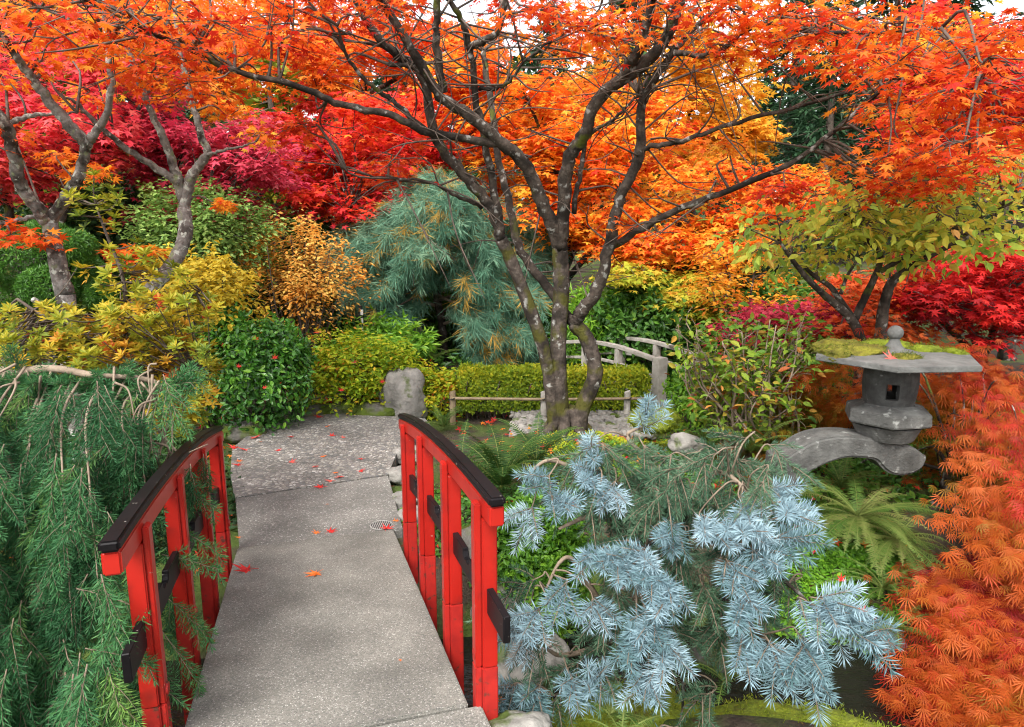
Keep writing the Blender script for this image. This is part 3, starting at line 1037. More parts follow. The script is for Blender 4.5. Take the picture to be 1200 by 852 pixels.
# ------------------------------------------------------------------ the big orange maple in the middle
def big_maple():
    r = np.random.default_rng(101)
    Yb = 6.2
    bx, by = P(665, 426, Yb)[:2]
    z0 = H(bx, by)
    root = thing('maple_tree', 'multi stemmed orange maple with mossy lichen spotted trunks in front of the hedge', 'maple tree', (bx, by, z0))
    S = {}
    def lb(name, pts, Ys, r0, r1, sub=6):
        S[name] = limb_pts(pts, Ys, r0, r1, sub)
    # trunk stems (pixels of the photo, depth in metres)
    lb('A', [(652, 530), (648, 477), (640, 420), (624, 370), (597, 301), (587, 280)], lin(6.2, 6.0, 6), .078, .062)
    lb('B', [(662, 532), (656, 470), (654, 403), (658, 333), (656, 290)], lin(6.2, 6.1, 5), .095, .082)
    lb('C', [(673, 528), (682, 480), (697, 440), (689, 400), (672, 378)], lin(6.15, 6.2, 5), .092, .078)
    tb = MB()
    for k in 'ABC':
        p, q = S[k]
        q = q * .86
        q[:3] *= np.array([1.35, 1.2, 1.08])
        tube(tb, p, q, 12, wob=.05, r=r)
    # root flare
    for a in np.linspace(0, 6.28, 8)[:-1]:
        e = np.array([bx + .32 * math.cos(a), by + .3 * math.sin(a), z0 - .06])
        tube(tb, [[bx + .04 * math.cos(a), by + .04 * math.sin(a), z0 + .2], [bx + .17 * math.cos(a), by + .16 * math.sin(a), z0 + .04], e], [.065, .05, .02], 7, sub=4)
    tb.build('trunk', M['bark_moss'], root, True)
    limbs = {
        'A1': ([(587, 280), (576, 243), (548, 211), (513, 165), (495, 88), (467, 67), (435, 32), (415, -6)], lin(6.0, 5.3, 8), .060, .028),
        'Bl': ([(656, 290), (639, 246), (618, 197), (590, 169), (555, 139), (516, 113), (488, 67), (453, 10), (440, -15)], lin(6.1, 5.0, 9), .078, .026),
        'L': ([(590, 170), (541, 162), (502, 155), (456, 134), (400, 122), (352, 102), (275, 83), (225, 58), (169, 35), (105, 0), (60, -22)], lin(5.7, 4.2, 11), .040, .010),
        'Br': ([(657, 292), (660, 240), (667, 187), (682, 162), (703, 113), (738, 88), (773, 56), (792, 16), (800, -15)], lin(6.1, 5.1, 9), .074, .040),
        'Br2': ([(727, 92), (745, 66), (755, 42), (764, 0), (770, -20)], lin(5.5, 5.0, 5), .05, .03),
        'D': ([(672, 380), (646, 343), (611, 294), (597, 239), (583, 180), (574, 110), (566, 60)], lin(6.25, 6.7, 7), .056, .028),
        'E': ([(672, 378), (684, 362), (703, 333), (714, 285), (727, 232), (749, 183), (752, 130), (763, 99), (784, 67), (802, 44), (856, -4)], lin(6.2, 5.2, 11), .076, .018),
        'E2': ([(716, 290), (752, 268), (800, 243), (867, 218), (941, 183), (1011, 123), (1057, 92), (1110, 84)], lin(6.1, 4.7, 8), .042, .008),
        'E3': ([(748, 184), (762, 172), (800, 165), (853, 146), (941, 123), (1018, 99), (1092, 85), (1150, 90)], lin(5.8, 4.5, 8), .028, .007),
        'F': ([(587, 275), (583, 246), (569, 169), (558, 116), (550, 56), (540, 22), (520, -10)], lin(6.05, 5.3, 7), .045, .02),
        'F2': ([(551, 56), (568, 48), (583, 35), (592, 0), (596, -15)], lin(5.55, 5.2, 5), .035, .02),
        'F3': ([(562, 104), (580, 104), (597, 95), (618, 70), (660, 42), (700, 34)], lin(5.7, 5.3, 6), .02, .006),
        'G': ([(520, 108), (513, 63), (512, 25), (513, -12)], lin(5.5, 5.2, 4), .04, .025),
        'J': ([(565, 243), (534, 229), (502, 213), (446, 208), (405, 198)], lin(6.0, 5.4, 5), .022, .006),
        'K': ([(790, 62), (839, 63), (884, 30), (958, 37), (1030, 38), (1103, 33)], lin(5.2, 4.4, 6), .025, .007),
        'N': ([(455, 75), (475, 78), (486, 80), (420, 78), (400, 60)][:3], lin(5.5, 5.5, 3), .02, .02),
        'O': ([(502, 155), (460, 118), (425, 92), (404, 60), (395, 30)], lin(5.6, 5.1, 5), .026, .009),
        'Q': ([(672, 250), (678, 210), (690, 160), (720, 140), (748, 110)], lin(6.1, 5.9, 5), .03, .01),
        'R': ([(275, 83), (235, 60), (195, 38), (140, 30), (80, 22)], lin(4.9, 4.3, 5), .018, .006),
    }
    for k, (p, Y, r0, r1) in limbs.items():
        S[k] = limb_pts(p, Y, r0 * .84, r1 * .9, 6)
        m = MB()
        pp = S[k][0] + r.normal(0, .006, S[k][0].shape)
        tube(m, pp, S[k][1], 9, wob=.06, r=r)
        m.build('limb', M['bark'], root, True)
    reg = [
        (90, 8, 130, 32, 3.9, 5.2, 7, .30), (230, 50, 100, 50, 4.2, 5.6, 8, .28), (330, 40, 100, 55, 4.4, 6.0, 10, .28),
        (440, 20, 70, 35, 4.8, 6.4, 6, .26), (620, 10, 60, 25, 4.9, 6.6, 5, .26), (690, 50, 60, 45, 5.6, 7.2, 6, .27),
        (720, 10, 90, 30, 4.6, 6.2, 8, .28), (840, 30, 70, 45, 4.6, 6.4, 9, .28), (960, 25, 80, 25, 4.2, 6.0, 9, .30),
        (1090, 40, 100, 50, 3.7, 5.6, 15, .29), (1165, 110, 70, 90, 3.6, 5.4, 13, .29), (1070, 125, 45, 45, 4.2, 5.6, 6, .24),
        (990, 205, 90, 25, 4.6, 5.8, 6, .22), (1095, 195, 75, 35, 4.2, 5.4, 7, .25), (860, 145, 40, 45, 5.0, 6.3, 3, .2), (760, 215, 80, 60, 6.0, 7.0, 6, .24),
        (310, 130, 60, 35, 4.9, 5.9, 3, .22), (450, 170, 60, 40, 5.4, 6.4, 4, .22), (300, -30, 200, 20, 4.2, 6.0, 7, .32), (950, -30, 220, 20, 3.8, 6.0, 8, .32)]
    C, Rd = pads_from(reg, r)
    tw = MB()
    twig_net(tw, C, Rd, [S[k] for k in S if k not in 'ABC'], r, .0072, 5)
    # bare dark twigs that cross the canopy
    LPm = np.concatenate([S[k][0][6:] for k in S if k not in 'ABC'])
    for _ in range(230):
        a = LPm[r.integers(0, len(LPm))]
        ln = r.uniform(.25, .9)
        d = norm(r.normal(size=3) * np.array([1, .8, .55]) + np.array([0, 0, .25]))
        m1 = a + d * ln * .5 + r.normal(0, .06, 3)
        e = a + d * ln + r.normal(0, .08, 3) - np.array([0, 0, .08 * ln])
        tube(tw, [a, m1, e], [.009, .006, .0025], 4, sub=4)
        e2 = m1 + norm(d + r.normal(0, .6, 3)) * ln * .5
        tube(tw, [m1, (m1 + e2) / 2 + r.normal(0, .02, 3), e2], [.005, .004, .002], 3, sub=3)
    tw.build('twigs', M['twig'], root, True)
    cr = MB()
    pad_leaves(cr, C, Rd, 66, STAR7, .064, r, .38, .25, .17, .22, .5, .4, .3, seed=5)
    cr.build('crown', L['orange'], root)


big_maple()


# ------------------------------------------------------------------ two lichen grey trees on the left
def grey_tree(label, stems, regions, leaf, Y, seed, T=STAR7, size=.10, per=45, tone0=.5, bark='bark_grey', name='maple_tree', cat='maple tree', tw=.006):
    r = np.random.default_rng(seed)
    tr = MB()
    root = None
    S = []
    for i, (p, Ys, r0, r1) in enumerate(stems):
        pts, rad = limb_pts(p, Ys, r0, r1, 6)
        S.append((pts, rad))
        if i == 0:
            root = thing(name, label, cat, (pts[0][0], pts[0][1], H(pts[0][0], pts[0][1])))
            g0 = pts[0].copy(); g0[2] = H(g0[0], g0[1]) - .1
            tube(tr, [g0, (g0 + pts[0]) / 2 + r.normal(0, .02, 3), pts[0]], [r0 * 1.25, r0 * 1.1, r0], 10, sub=4, wob=.05, r=r)
            tube(tr, pts, rad, 10, wob=.07, r=r)
            tr.build('trunk', M[bark], root, True)
        else:
            m = MB()
            tube(m, pts + r.normal(0, .004, pts.shape), rad, 8, wob=.07, r=r)
            m.build('limb', M[bark], root, True)
    C, Rd = pads_from(regions, r)
    m = MB(); twig_net(m, C, Rd, S, r, tw, 4); m.build('twigs', M['twig'], root, True)
    m = MB()
    pad_leaves(m, C, Rd, per, T, size, r, tone0, .2, .17, .22, .5, .4, .3, seed=seed)
    m.build('crown', L[leaf], root)
    return root


grey_tree('forked grey trunked maple with orange red leaves at the far left',
          [([(76, 345), (66, 300), (58, 258)], lin(5.3, 5.3, 3), .066, .058),
           ([(58, 262), (78, 230), (93, 204), (102, 169), (110, 158), (125, 132), (130, 90), (123, 35), (120, -10)], lin(5.3, 5.0, 9), .048, .012),
           ([(102, 170), (85, 150), (58, 120), (38, 92), (21, 70), (5, 46), (-25, 20)], lin(5.2, 4.7, 7), .045, .018),
           ([(56, 262), (46, 246), (30, 226), (20, 205), (14, 169), (3, 141), (-25, 110)], lin(5.3, 4.8, 7), .052, .036),
           ([(10, 145), (35, 136), (60, 134), (90, 132)], lin(5.0, 5.2, 4), .022, .006),
           ([(50, 250), (30, 256), (0, 262), (-30, 270)], lin(5.3, 5.0, 4), .018, .008)],
          [(40, 60, 80, 35, 4.2, 6.2, 4, .22), (130, 90, 50, 50, 5.4, 6.4, 4, .22), (25, 265, 30, 25, 4.6, 5.2, 3, .14), (10, 20, 90, 30, 4.0, 5.6, 4, .24), (105, 190, 60, 20, 5.5, 6.2, 3, .17),
           (-60, 150, 50, 100, 4.4, 6.2, 10, .3)],
          'orange', 5.3, 211, size=.075, tone0=.42)
grey_tree('leaning lichen covered maple rising from behind the gold leaved azalea',
          [([(92, 415), (134, 398), (158, 364), (180, 335), (202, 310), (217, 275), (216, 245)], lin(5.4, 5.9, 7), .062, .055),
           ([(216, 245), (222, 212), (232, 196), (243, 180), (236, 160), (231, 141), (224, 116), (211, 60), (205, 10)], lin(5.9, 5.7, 9), .046, .015),
           ([(216, 240), (206, 205), (197, 176), (186, 150), (176, 130), (158, 81), (144, 39), (140, -10)], lin(5.9, 5.5, 8), .04, .014),
           ([(210, 214), (180, 195), (151, 176), (116, 148), (90, 122), (70, 110)], lin(5.85, 5.3, 6), .035, .008),
           ([(243, 182), (262, 176), (285, 172), (300, 166)], lin(5.8, 5.9, 4), .015, .005),
           ([(120, 402), (95, 388), (60, 366), (40, 350)], lin(5.4, 5.0, 4), .05, .02)],
          [(170, 40, 80, 40, 5.0, 6.6, 6, .24), (245, 100, 55, 40, 5.9, 6.8, 5, .22), (275, 140, 40, 30, 5.6, 6.4, 3, .18), (245, 240, 25, 12, 5.7, 6.0, 1, .10), (160, 295, 40, 20, 5.2, 5.6, 4, .11)],
          'orange', 5.8, 223, size=.075, tone0=.55)

# ------------------------------------------------------------------ maples and other trees of the middle distance
gB = 'autumn maples beyond the shrubs'
simple_tree('maple_tree', 'crimson pink maple behind the leaning lichen covered trunk', 'maple tree', 250, 9.2,
            [(215, 175, 85, 40, 8.4, 10.6, 26, .36), (285, 215, 60, 40, 8.4, 10.2, 18, .34), (160, 140, 60, 40, 8.6, 10.6, 15, .36), (300, 170, 60, 35, 8.8, 10.8, 12, .34), (230, 240, 70, 22, 8.4, 9.6, 10, .3)],
            'crimson', STAR5, .095, 95, 301, group=gB, tone0=.56, trunk_r=.08)
simple_tree('maple_tree', 'pink red maple filling the upper left behind the forked grey trunk', 'maple tree', 20, 8.3,
            [(60, 90, 80, 45, 7.4, 9.8, 20, .36), (30, 165, 70, 45, 7.4, 9.2, 16, .34), (110, 150, 50, 50, 7.8, 9.6, 14, .34), (-60, 110, 80, 80, 7.4, 9.6, 22, .4), (30, 215, 60, 20, 7.6, 8.6, 6, .28), (120, 45, 110, 40, 8.4, 10.4, 18, .4)],
            'pinkred', STAR5, .095, 95, 302, group=gB, tone0=.6, trunk_r=.08)
simple_tree('maple_tree', 'scarlet maple with layered sprays above the weeping blue pine', 'maple tree', 430, 12.4,
            [(410, 150, 75, 40, 10.6, 13.6, 34, .46), (470, 205, 65, 35, 10.4, 12.8, 26, .42), (390, 220, 50, 30, 10.6, 12.6, 16, .40), (520, 150, 50, 60, 11, 13.6, 22, .44), (440, 245, 50, 15, 10.6, 12.0, 10, .36), (340, 165, 40, 40, 11, 13.6, 14, .42)],
            'scarlet', STAR5, .11, 120, 303, group=gB, tone0=.45, spread=.26, trunk_r=.1)
simple_tree('maple_tree', 'tall vivid orange maple directly behind the stems of the central tree', 'maple tree', 650, 11.8,
            [(640, 120, 100, 60, 10.4, 14, 32, .46), (600, 200, 70, 60, 10.2, 12.8, 26, .44), (700, 180, 70, 60, 10.2, 13, 28, .44), (560, 90, 60, 60, 11, 14, 18, .46), (690, 250, 60, 40, 10.2, 12, 16, .40), (640, 265, 50, 25, 10.3, 11.6, 8, .36), (760, 150, 50, 50, 10.6, 13.4, 12, .44)],
            'orange', STAR5, .11, 120, 304, group=gB, tone0=.58, spread=.26, trunk_r=.11)
simple_tree('maple_tree', 'smaller flame orange maple right of the central tree above the green shrub', 'maple tree', 800, 10.8,
            [(790, 265, 70, 35, 9.6, 11.6, 22, .38), (840, 280, 50, 30, 9.4, 11.2, 14, .34), (850, 220, 60, 40, 10, 12, 16, .38), (740, 285, 40, 25, 9.8, 11.2, 9, .33), (930, 225, 60, 28, 9.4, 11.6, 12, .34), (905, 265, 50, 25, 9.2, 11, 10, .32)],
            'orange', STAR5, .095, 115, 305, group=gB, tone0=.62, spread=.26, trunk_r=.07)
simple_tree('maple_tree', 'large pink tinged orange maple high in the upper left background', 'maple tree', 330, 15.5,
            [(300, 60, 130, 70, 14, 18, 46, .62), (420, 80, 90, 60, 14, 18, 30, .6), (180, 40, 90, 60, 14, 18, 30, .62), (520, 60, 60, 60, 14.5, 18, 18, .56), (100, 20, 90, 60, 13, 17, 30, .6)],
            'scarlet', STAR5, .16, 110, 306, group=gB, tone0=.82, trunk_r=.14)
simple_tree('maple_tree', 'bright yellow maple high behind the right hand stems of the central tree', 'maple tree', 830, 16.5,
            [(835, 105, 50, 50, 15, 18.5, 26, .55), (800, 60, 40, 50, 15, 18.5, 16, .52), (850, 165, 55, 35, 15, 17.5, 16, .5), (700, 100, 60, 60, 16, 19, 18, .55), (770, 190, 60, 35, 15, 17.5, 14, .5), (560, 150, 50, 40, 16, 19, 12, .5)],
            'amber', STAR5, .16, 115, 307, group=gB, tone0=.6, trunk_r=.13)
simple_tree('maple_tree', 'red orange maple filling the upper right corner behind the near branches', 'maple tree', 1180, 10.2,
            [(1130, 120, 90, 70, 8.8, 11.6, 34, .44), (1080, 50, 60, 45, 9.2, 12, 15, .42), (1160, 180, 80, 30, 8.4, 10.6, 18, .38), (1230, 100, 70, 90, 8.8, 11.6, 26, .44), (1075, 165, 35, 30, 9, 11, 6, .34)],
            'scarlet', STAR5, .10, 120, 308, group=gB, tone0=.5, spread=.28, trunk_r=.1)
simple_tree('maple_tree', 'crimson maple glowing behind the stone lantern at the right edge', 'maple tree', 1150, 8.0,
            [(1120, 310, 70, 28, 7.0, 8.8, 20, .30), (1180, 330, 55, 40, 6.8, 8.8, 20, .30), (1100, 355, 60, 25, 6.8, 8.2, 14, .27), (1170, 375, 60, 22, 6.8, 8.0, 14, .26), (1240, 330, 60, 50, 6.8, 8.8, 14, .32)],
            'darkred', STAR7, .085, 95, 309, group=gB, tone0=.58, trunk_r=.06, spread=.3)
simple_tree('maple_tree', 'low purple red maple between the brown stemmed hydrangea and the green leaved dogwood', 'maple tree', 930, 7.6,
            [(930, 365, 50, 18, 6.9, 8.2, 14, .25), (900, 385, 45, 18, 6.9, 8.0, 10, .24), (965, 385, 40, 22, 6.8, 8.0, 10, .24)],
            'crimson', STAR7, .07, 85, 310, group=gB, tone0=.5, trunk_r=.035)
simple_tree('maple_tree', 'fiery orange maple low behind the forked dogwood stems', 'maple tree', 1010, 7.4,
            [(1000, 345, 50, 25, 6.7, 8.0, 14, .26), (1050, 370, 45, 25, 6.6, 7.8, 12, .25), (985, 395, 40, 18, 6.5, 7.4, 8, .22), (1060, 335, 30, 20, 6.8, 7.8, 6, .22)],
            'rust', STAR7, .075, 90, 311, group=gB, tone0=.55, trunk_r=.035)
simple_tree('maple_tree', 'flat layered yellow green maple over the dark green shrub behind the grey bridge', 'maple tree', 800, 9.8,
            [(770, 325, 55, 10, 8.9, 10.4, 14, .33), (815, 345, 45, 14, 8.8, 10.2, 12, .32), (735, 318, 30, 8, 9, 10.2, 6, .28), (835, 365, 25, 10, 8.8, 9.8, 5, .26)],
            'lime', STAR5, .085, 110, 312, group=gB, tone0=.66, trunk_r=.05, thick=.12)
simple_tree('small_tree', 'small yellow and orange leaved tree behind the hydrangea', 'small tree', 870, 8.6,
            [(870, 330, 40, 25, 8.0, 9.2, 10, .27), (890, 355, 35, 18, 7.8, 9.0, 8, .25), (850, 300, 35, 20, 8.2, 9.4, 7, .27)],
            'amber', DIAM, .09, 80, 313, tone0=.55, trunk_r=.03, jit=.25)

# green leaved dogwood right of centre, forked dark stems
def dogwood():
    r = np.random.default_rng(401)
    Y = 5.6
    stems = [([(1012, 408), (1004, 385), (990, 366), (965, 345), (945, 325), (925, 300), (915, 285)], lin(5.6, 5.2, 7), .045, .010),
             ([(1008, 400), (1000, 375), (983, 350), (972, 335), (950, 320), (930, 297), (905, 275)], lin(5.62, 5.9, 7), .035, .008),
             ([(1000, 378), (1012, 352), (1025, 325), (1032, 300), (1020, 285), (1000, 262), (985, 245)], lin(5.6, 5.3, 7), .034, .008),
             ([(1030, 410), (1035, 365), (1043, 335), (1060, 318), (1090, 300), (1130, 280), (1170, 262)], lin(5.65, 5.2, 7), .05, .010),
             ([(1032, 318), (1055, 305), (1085, 292), (1110, 275), (1150, 255), (1190, 235)], lin(5.45, 5.0, 6), .022, .006),
             ([(985, 345), (992, 325), (1004, 305), (1014, 290)], lin(5.6, 5.6, 4), .016, .006)]
    root = None
    S = []
    for i, (p, Ys, r0, r1) in enumerate(stems):
        pts, rad = limb_pts(p, Ys, r0, r1, 6)
        S.append((pts, rad))
        if i == 0:
            root = thing('dogwood_tree', 'small forked tree with fading green and yellow leaves above the stone lantern', 'dogwood tree', (pts[0][0], pts[0][1], H(pts[0][0], pts[0][1])))
        m = MB()
        if i in (0, 1, 3):
            g0 = pts[0].copy(); g0[2] = H(g0[0], g0[1]) - .1
            tube(m, [g0, (g0 + pts[0]) / 2 + r.normal(0, .02, 3), pts[0]], [r0 * 1.2, r0 * 1.1, r0], 8, sub=4)
        tube(m, pts, rad, 8, wob=.05, r=r)
        m.build('stem', M['bark'], root, True)
    reg = [(930, 275, 60, 30, 5.0, 6.3, 13, .22), (985, 250, 55, 28, 4.9, 6.2, 14, .22), (1060, 255, 60, 32, 4.8, 6.2, 18, .24), (1130, 240, 70, 38, 4.6, 6.0, 22, .25), (1190, 220, 60, 40, 4.5, 6.0, 16, .25),
           (1010, 290, 70, 20, 5.1, 6.2, 10, .2), (1100, 285, 60, 15, 5.0, 6.0, 7, .18), (905, 305, 30, 15, 5.3, 6.2, 4, .18), (1180, 275, 50, 18, 4.8, 5.8, 6, .2)]
    C, Rd = pads_from(reg, r)
    m = MB(); twig_net(m, C, Rd, S, r, .005, 4); m.build('twigs', M['twig'], root, True)
    m = MB()
    pad_leaves(m, C, Rd, 25, OVAL, .095, r, .45, .17, .24, .38, .3, .75, .8, seed=9)
    m.build('crown', L['dogwood'], root)


dogwood()


# ------------------------------------------------------------------ conifers far behind
def conifer(label, px, Y, hgt_, wid, seed, leaf='conifer', group='dark conifers far behind', n=1, trunk=.16, clear=.08):
    r = np.random.default_rng(seed)
    b = P(px, 426, Y)
    z0 = H(b[0], b[1])
    root = thing('conifer_tree', label, 'conifer', (b[0], b[1], z0), group)
    tb = MB()
    tube(tb, [[b[0], b[1], z0 - .2], [b[0] + .05, b[1], z0 + hgt_ * .5], [b[0], b[1], z0 + hgt_]], [trunk * 1.3, trunk * .8, .02], 8, sub=4)
    m = MB()
    nb = int(hgt_ * 15)
    for k in range(nb):
        u = (k + r.uniform(0, 1)) / nb
        z = z0 + hgt_ * (clear + (1 - clear) * u)
        ln = wid * (1 - u) ** .75 * r.uniform(.6, 1.15) + .15
        a = r.uniform(0, 6.283)
        d = np.array([math.cos(a), math.sin(a), 0])
        p0 = np.array([b[0], b[1], z])
        droop = r.uniform(.15, .45)
        t = np.linspace(.1, 1, 4)
        pts = p0 + d * (t * ln)[:, None] + np.array([0, 0, 1.]) * (-droop * ln * t ** 1.6)[:, None]
        tube(tb, np.vstack([p0, pts]), np.linspace(.03, .008, 5), 3)
        c = int(14 + ln * 12)
        tt = r.uniform(.15, 1, c)
        pp = p0 + d * (tt * ln)[:, None] + np.array([0, 0, 1.]) * (-droop * ln * tt ** 1.6)[:, None] + r.normal(0, .07, (c, 3))
        hint = d + r.normal(0, .6, (c, 3)) + np.array([0, 0, -.6])
        inst(m, NARROW[0], NARROW[1], pp, frames(np.array([0, 0, 1.]) + r.normal(0, .5, (c, 3)), hint), r.uniform(.3, .6, c) * (.7 + .06 * wid), .45 + .15 * r.normal() + r.normal(0, .12, c))
    tb.build('trunk', M['twig'], root, True)
    m.build('crown', L[leaf], root)


for i, (px, Y, h, wd, lab) in enumerate([
        (948, 24, 9.0, 2.6, 'dark green conifer seen through the gap between orange leaves at the upper right'),
        (905, 28, 12.5, 2.8, 'taller bluish dark conifer just left of the gap at the upper right'),
        (1010, 27, 13.0, 2.9, 'tall dark conifer at the right of the upper right gap behind the orange branches'),
        (1085, 23, 9.0, 2.8, 'dark conifer hidden behind the upper right orange maple'),
        (1200, 26, 12, 3.0, 'dark conifer at the right edge of the far background'),
        (730, 30, 12, 2.8, 'dark conifer behind the bright yellow maple'),
        (640, 32, 10.0, 2.8, 'dark conifer behind the vivid orange maple'),
        (60, 22, 10.0, 3.0, 'dark conifer at the far upper left behind the red leaves'),
        (-60, 26, 12, 3.0, 'dark conifer just beyond the left edge of the view'),
        (210, 25, 10.5, 2.8, 'dark conifer behind the crimson pink maple'),
        (460, 28, 10.5, 2.9, 'dark conifer behind the scarlet maple')]):
    conifer(lab, px, Y, h, wd, 500 + i)
conifer('yellowish green conifer between the crimson and the scarlet maple', 335, 13.2, 4.6, 1.5, 521, 'limeconifer', None, clear=.02)
conifer('yellow green conifer glimpsed through leaves at the upper left', 120, 13.5, 5.2, 1.5, 522, 'limeconifer', None, clear=.02)
conifer('dark yellow green conifer low behind the leaning grey trunk', 175, 10.8, 2.6, 1.2, 523, 'limeconifer', None, clear=.02)

# far woodland that reads as one mass
r = np.random.default_rng(61)
m = MB()
n = 16000
x = r.uniform(-75, 75, n)
y = r.uniform(38, 62, n)
zt = hgt(x, y)
zz = zt + r.uniform(0, 1, n) ** .8 * (7 + 2.2 * np.sin(x * .35) + 1.6 * np.sin(x * .9 + 1))
inst(m, DIAM[0], DIAM[1], np.c_[x, y, zz], frames(r.normal(size=(n, 3)) + [0, -.6, .6], r.normal(size=(n, 3))), r.uniform(.8, 1.7, n), .4 + r.normal(0, .2, n))
tag(m.build('far_woodland', L['dark']), None, None, None, 'stuff')


# ------------------------------------------------------------------ weeping blue pine
def weeping_pine():
    r = np.random.default_rng(71)
    Y = 10.6
    b = P(517, 426, Y)
    z0 = H(b[0], b[1])
    root = thing('weeping_pine', 'weeping blue green pine with drooping branches behind the clipped hedge', 'pine tree', (b[0], b[1], z0))
    tb = MB()
    pts, rad = limb_pts([(521, 425), (518, 380), (512, 345), (520, 310), (527, 275), (522, 240)], lin(10.6, 10.6, 6), .07, .04, 5)
    pts[0][2] = z0 - .1
    tube(tb, pts, rad, 9, wob=.05, r=r)
    tb.build('trunk', M['bark'], root, True)
    nd = MB()
    tips = []
    spec = [(430, 300, 9.7), (445, 340, 9.6), (470, 270, 9.6), (415, 320, 10.2), (400, 300, 10.6), (455, 375, 9.5), (495, 250, 9.7), (520, 225, 10), (545, 260, 9.6), (570, 250, 10.2), (480, 310, 9.4), (500, 290, 9.3),
            (560, 330, 9.6), (585, 350, 9.7), (610, 390, 9.6), (560, 385, 9.5), (595, 310, 10.2), (620, 300, 10.6), (640, 285, 11), (625, 345, 10.2), (440, 290, 11.2), (580, 290, 11.3), (520, 265, 9.4),
            (465, 245, 10.3), (435, 275, 10.6), (600, 260, 10.6), (415, 345, 9.9), (640, 330, 10.8), (510, 210, 10.6), (545, 225, 10.8), (480, 225, 10.9), (575, 415, 9.7), (635, 410, 9.9)]
    spec = spec + [(r.uniform(395, 640), r.uniform(225, 400), r.uniform(9.5, 11.3)) for _ in range(26)]
    spec = [s for s in spec if not (488 < s[0] < 560 and s[1] > 335)]
    order = pts
    for (px, py, Yt) in spec:
        e = P(px, py, Yt)
        k = int(np.argmin(np.abs(order[:, 2] - (e[2] + .35)) + .2 * np.linalg.norm(order - e, axis=1)))
        a = order[k]
        m1 = a + (e - a) * .45 + np.array([0, 0, .20]) + r.normal(0, .05, 3)
        m2 = a + (e - a) * .85 + np.array([0, 0, .12]) + r.normal(0, .04, 3)
        bp, br = catmull([a, m1, m2, e], np.array([.028, .02, .012, .006]), 6)
        bb = MB()
        tube(bb, bp, br, 5)
        # hanging tufts along the outer part of the branch
        c = 78
        i = np.minimum((len(bp) * (1 - .62 * r.uniform(0, 1, c) ** 1.3)).astype(int), len(bp) - 1)
        p = bp[i] + r.normal(0, 1, (c, 3)) * np.array([.11, .11, .07])
        out = norm((e - a) * np.array([1, 1, 0]) + 1e-3)
        td = norm(out * .55 + r.normal(0, .45, (c, 3)) + np.array([0, 0, -1.0]))
        m_ = 26
        f = np.repeat(np.arange(c), m_)
        nn = c * m_
        dirs = norm(td[f] + r.normal(0, .2, (nn, 3)))
        tone = .45 + .16 * r.normal() * .5 + r.normal(0, .1, c)[f] + r.normal(0, .08, nn)
        old = r.uniform(0, 1, c) < .11
        tone = np.where(old[f], .97, np.clip(tone, 0, .74))
        pos = p[f] + td[f] * (r.uniform(0, .16, nn))[:, None]
        N = (np.array([[0, 0, 0], [-.014, .5, 0], [0, 1, -.06], [.014, .5, 0]]), np.array([[0, 2, 1], [0, 3, 2]]))
        inst(nd, N[0], N[1], pos, frames(r.normal(size=(nn, 3)), dirs), r.uniform(.14, .27, nn), tone)
        if r.uniform() < .5:
            for _ in range(2):
                s = bp[-3] + r.normal(0, .08, 3)
                tube(bb, [s, s + np.array([r.normal(0, .1), -.05, -.12]), s + np.array([r.normal(0, .18), -.1, -.32])], [.008, .006, .003], 4, sub=3)
        bb.build('branch', M['twig_tan'] if r.uniform() < .4 else M['twig'], root, True)
    nd.build('needles', L['pine'], root)


weeping_pine()

# ------------------------------------------------------------------ shrubs of the middle distance
gS = 'shrubs round the landing'
shrub('azalea_shrub', 'golden orange leaved azalea left of the weeping blue pine', 'azalea', 350, 262, 395, 150, 8.6, 'golden', DIAM, .066, 6000, 801, gS, .55, .25, .22, mode='flat', shell=1.25, lump=.36, stems=26)
shrub('rhododendron_shrub', 'glossy dark green rhododendron at the left of the pebbled landing, spotted with fallen red leaves', 'rhododendron', 287, 376, 488, 150, 6.75, 'gloss', OVAL, .07, 9000, 802, gS, .62, .22, .2, shell=.5, lump=.14, stems=9)
shrub('nandina_shrub', 'low yellow green shrub with a few red leaves left of the upright boulder', 'shrub', 420, 402, 486, 165, 7.75, 'nandina', OVAL, .068, 6800, 803, gS, .48, .22, .2, mode='flat', shell=.6, lump=.16, stems=9)
shrub('nandina_shrub', 'small yellow green shrub right of the upright boulder', 'shrub', 512, 436, 490, 75, 7.6, 'nandina', OVAL, .07, 2200, 804, gS, .42, .2, .18, mode='flat', shell=.6, lump=.16, stems=6)
shrub('leafy_shrub', 'bright green leafy shrub below the weeping pine at left', 'shrub', 440, 388, 420, 140, 9.0, 'fresh', NARROW, .14, 3600, 805, gS, .5, .2, .18, shell=.6, lump=.25, stems=6)
shrub('leafy_shrub', 'light green small leaved shrub behind the leaning lichen covered trunk', 'shrub', 235, 222, 330, 170, 8.2, 'pale', DIAM, .075, 7000, 806, gS, .5, .22, .2, mode='flat', shell=.8, lump=.22, stems=12)
shrub('leafy_shrub', 'yellow leaved shrub between the gold azalea and the rhododendron', 'shrub', 228, 296, 400, 135, 6.9, 'yellow', OVAL, .075, 3600, 807, gS, .5, .25, .2, mode='flat', shell=.7, lump=.25, stems=10)
shrub('leafy_shrub', 'dark green undergrowth in the shade left of the golden azalea', 'shrub', 290, 335, 420, 120, 9.4, 'dark', OVAL, .12, 2600, 808, gS, .5, .2, .2, shell=.8)
shrub('leafy_shrub', 'dark green broad leaved shrub behind the grey wooden bridge', 'shrub', 765, 335, 430, 145, 9.4, 'mid', OVAL, .10, 5200, 809, gS, .42, .25, .2, shell=.6, lump=.25, stems=9)
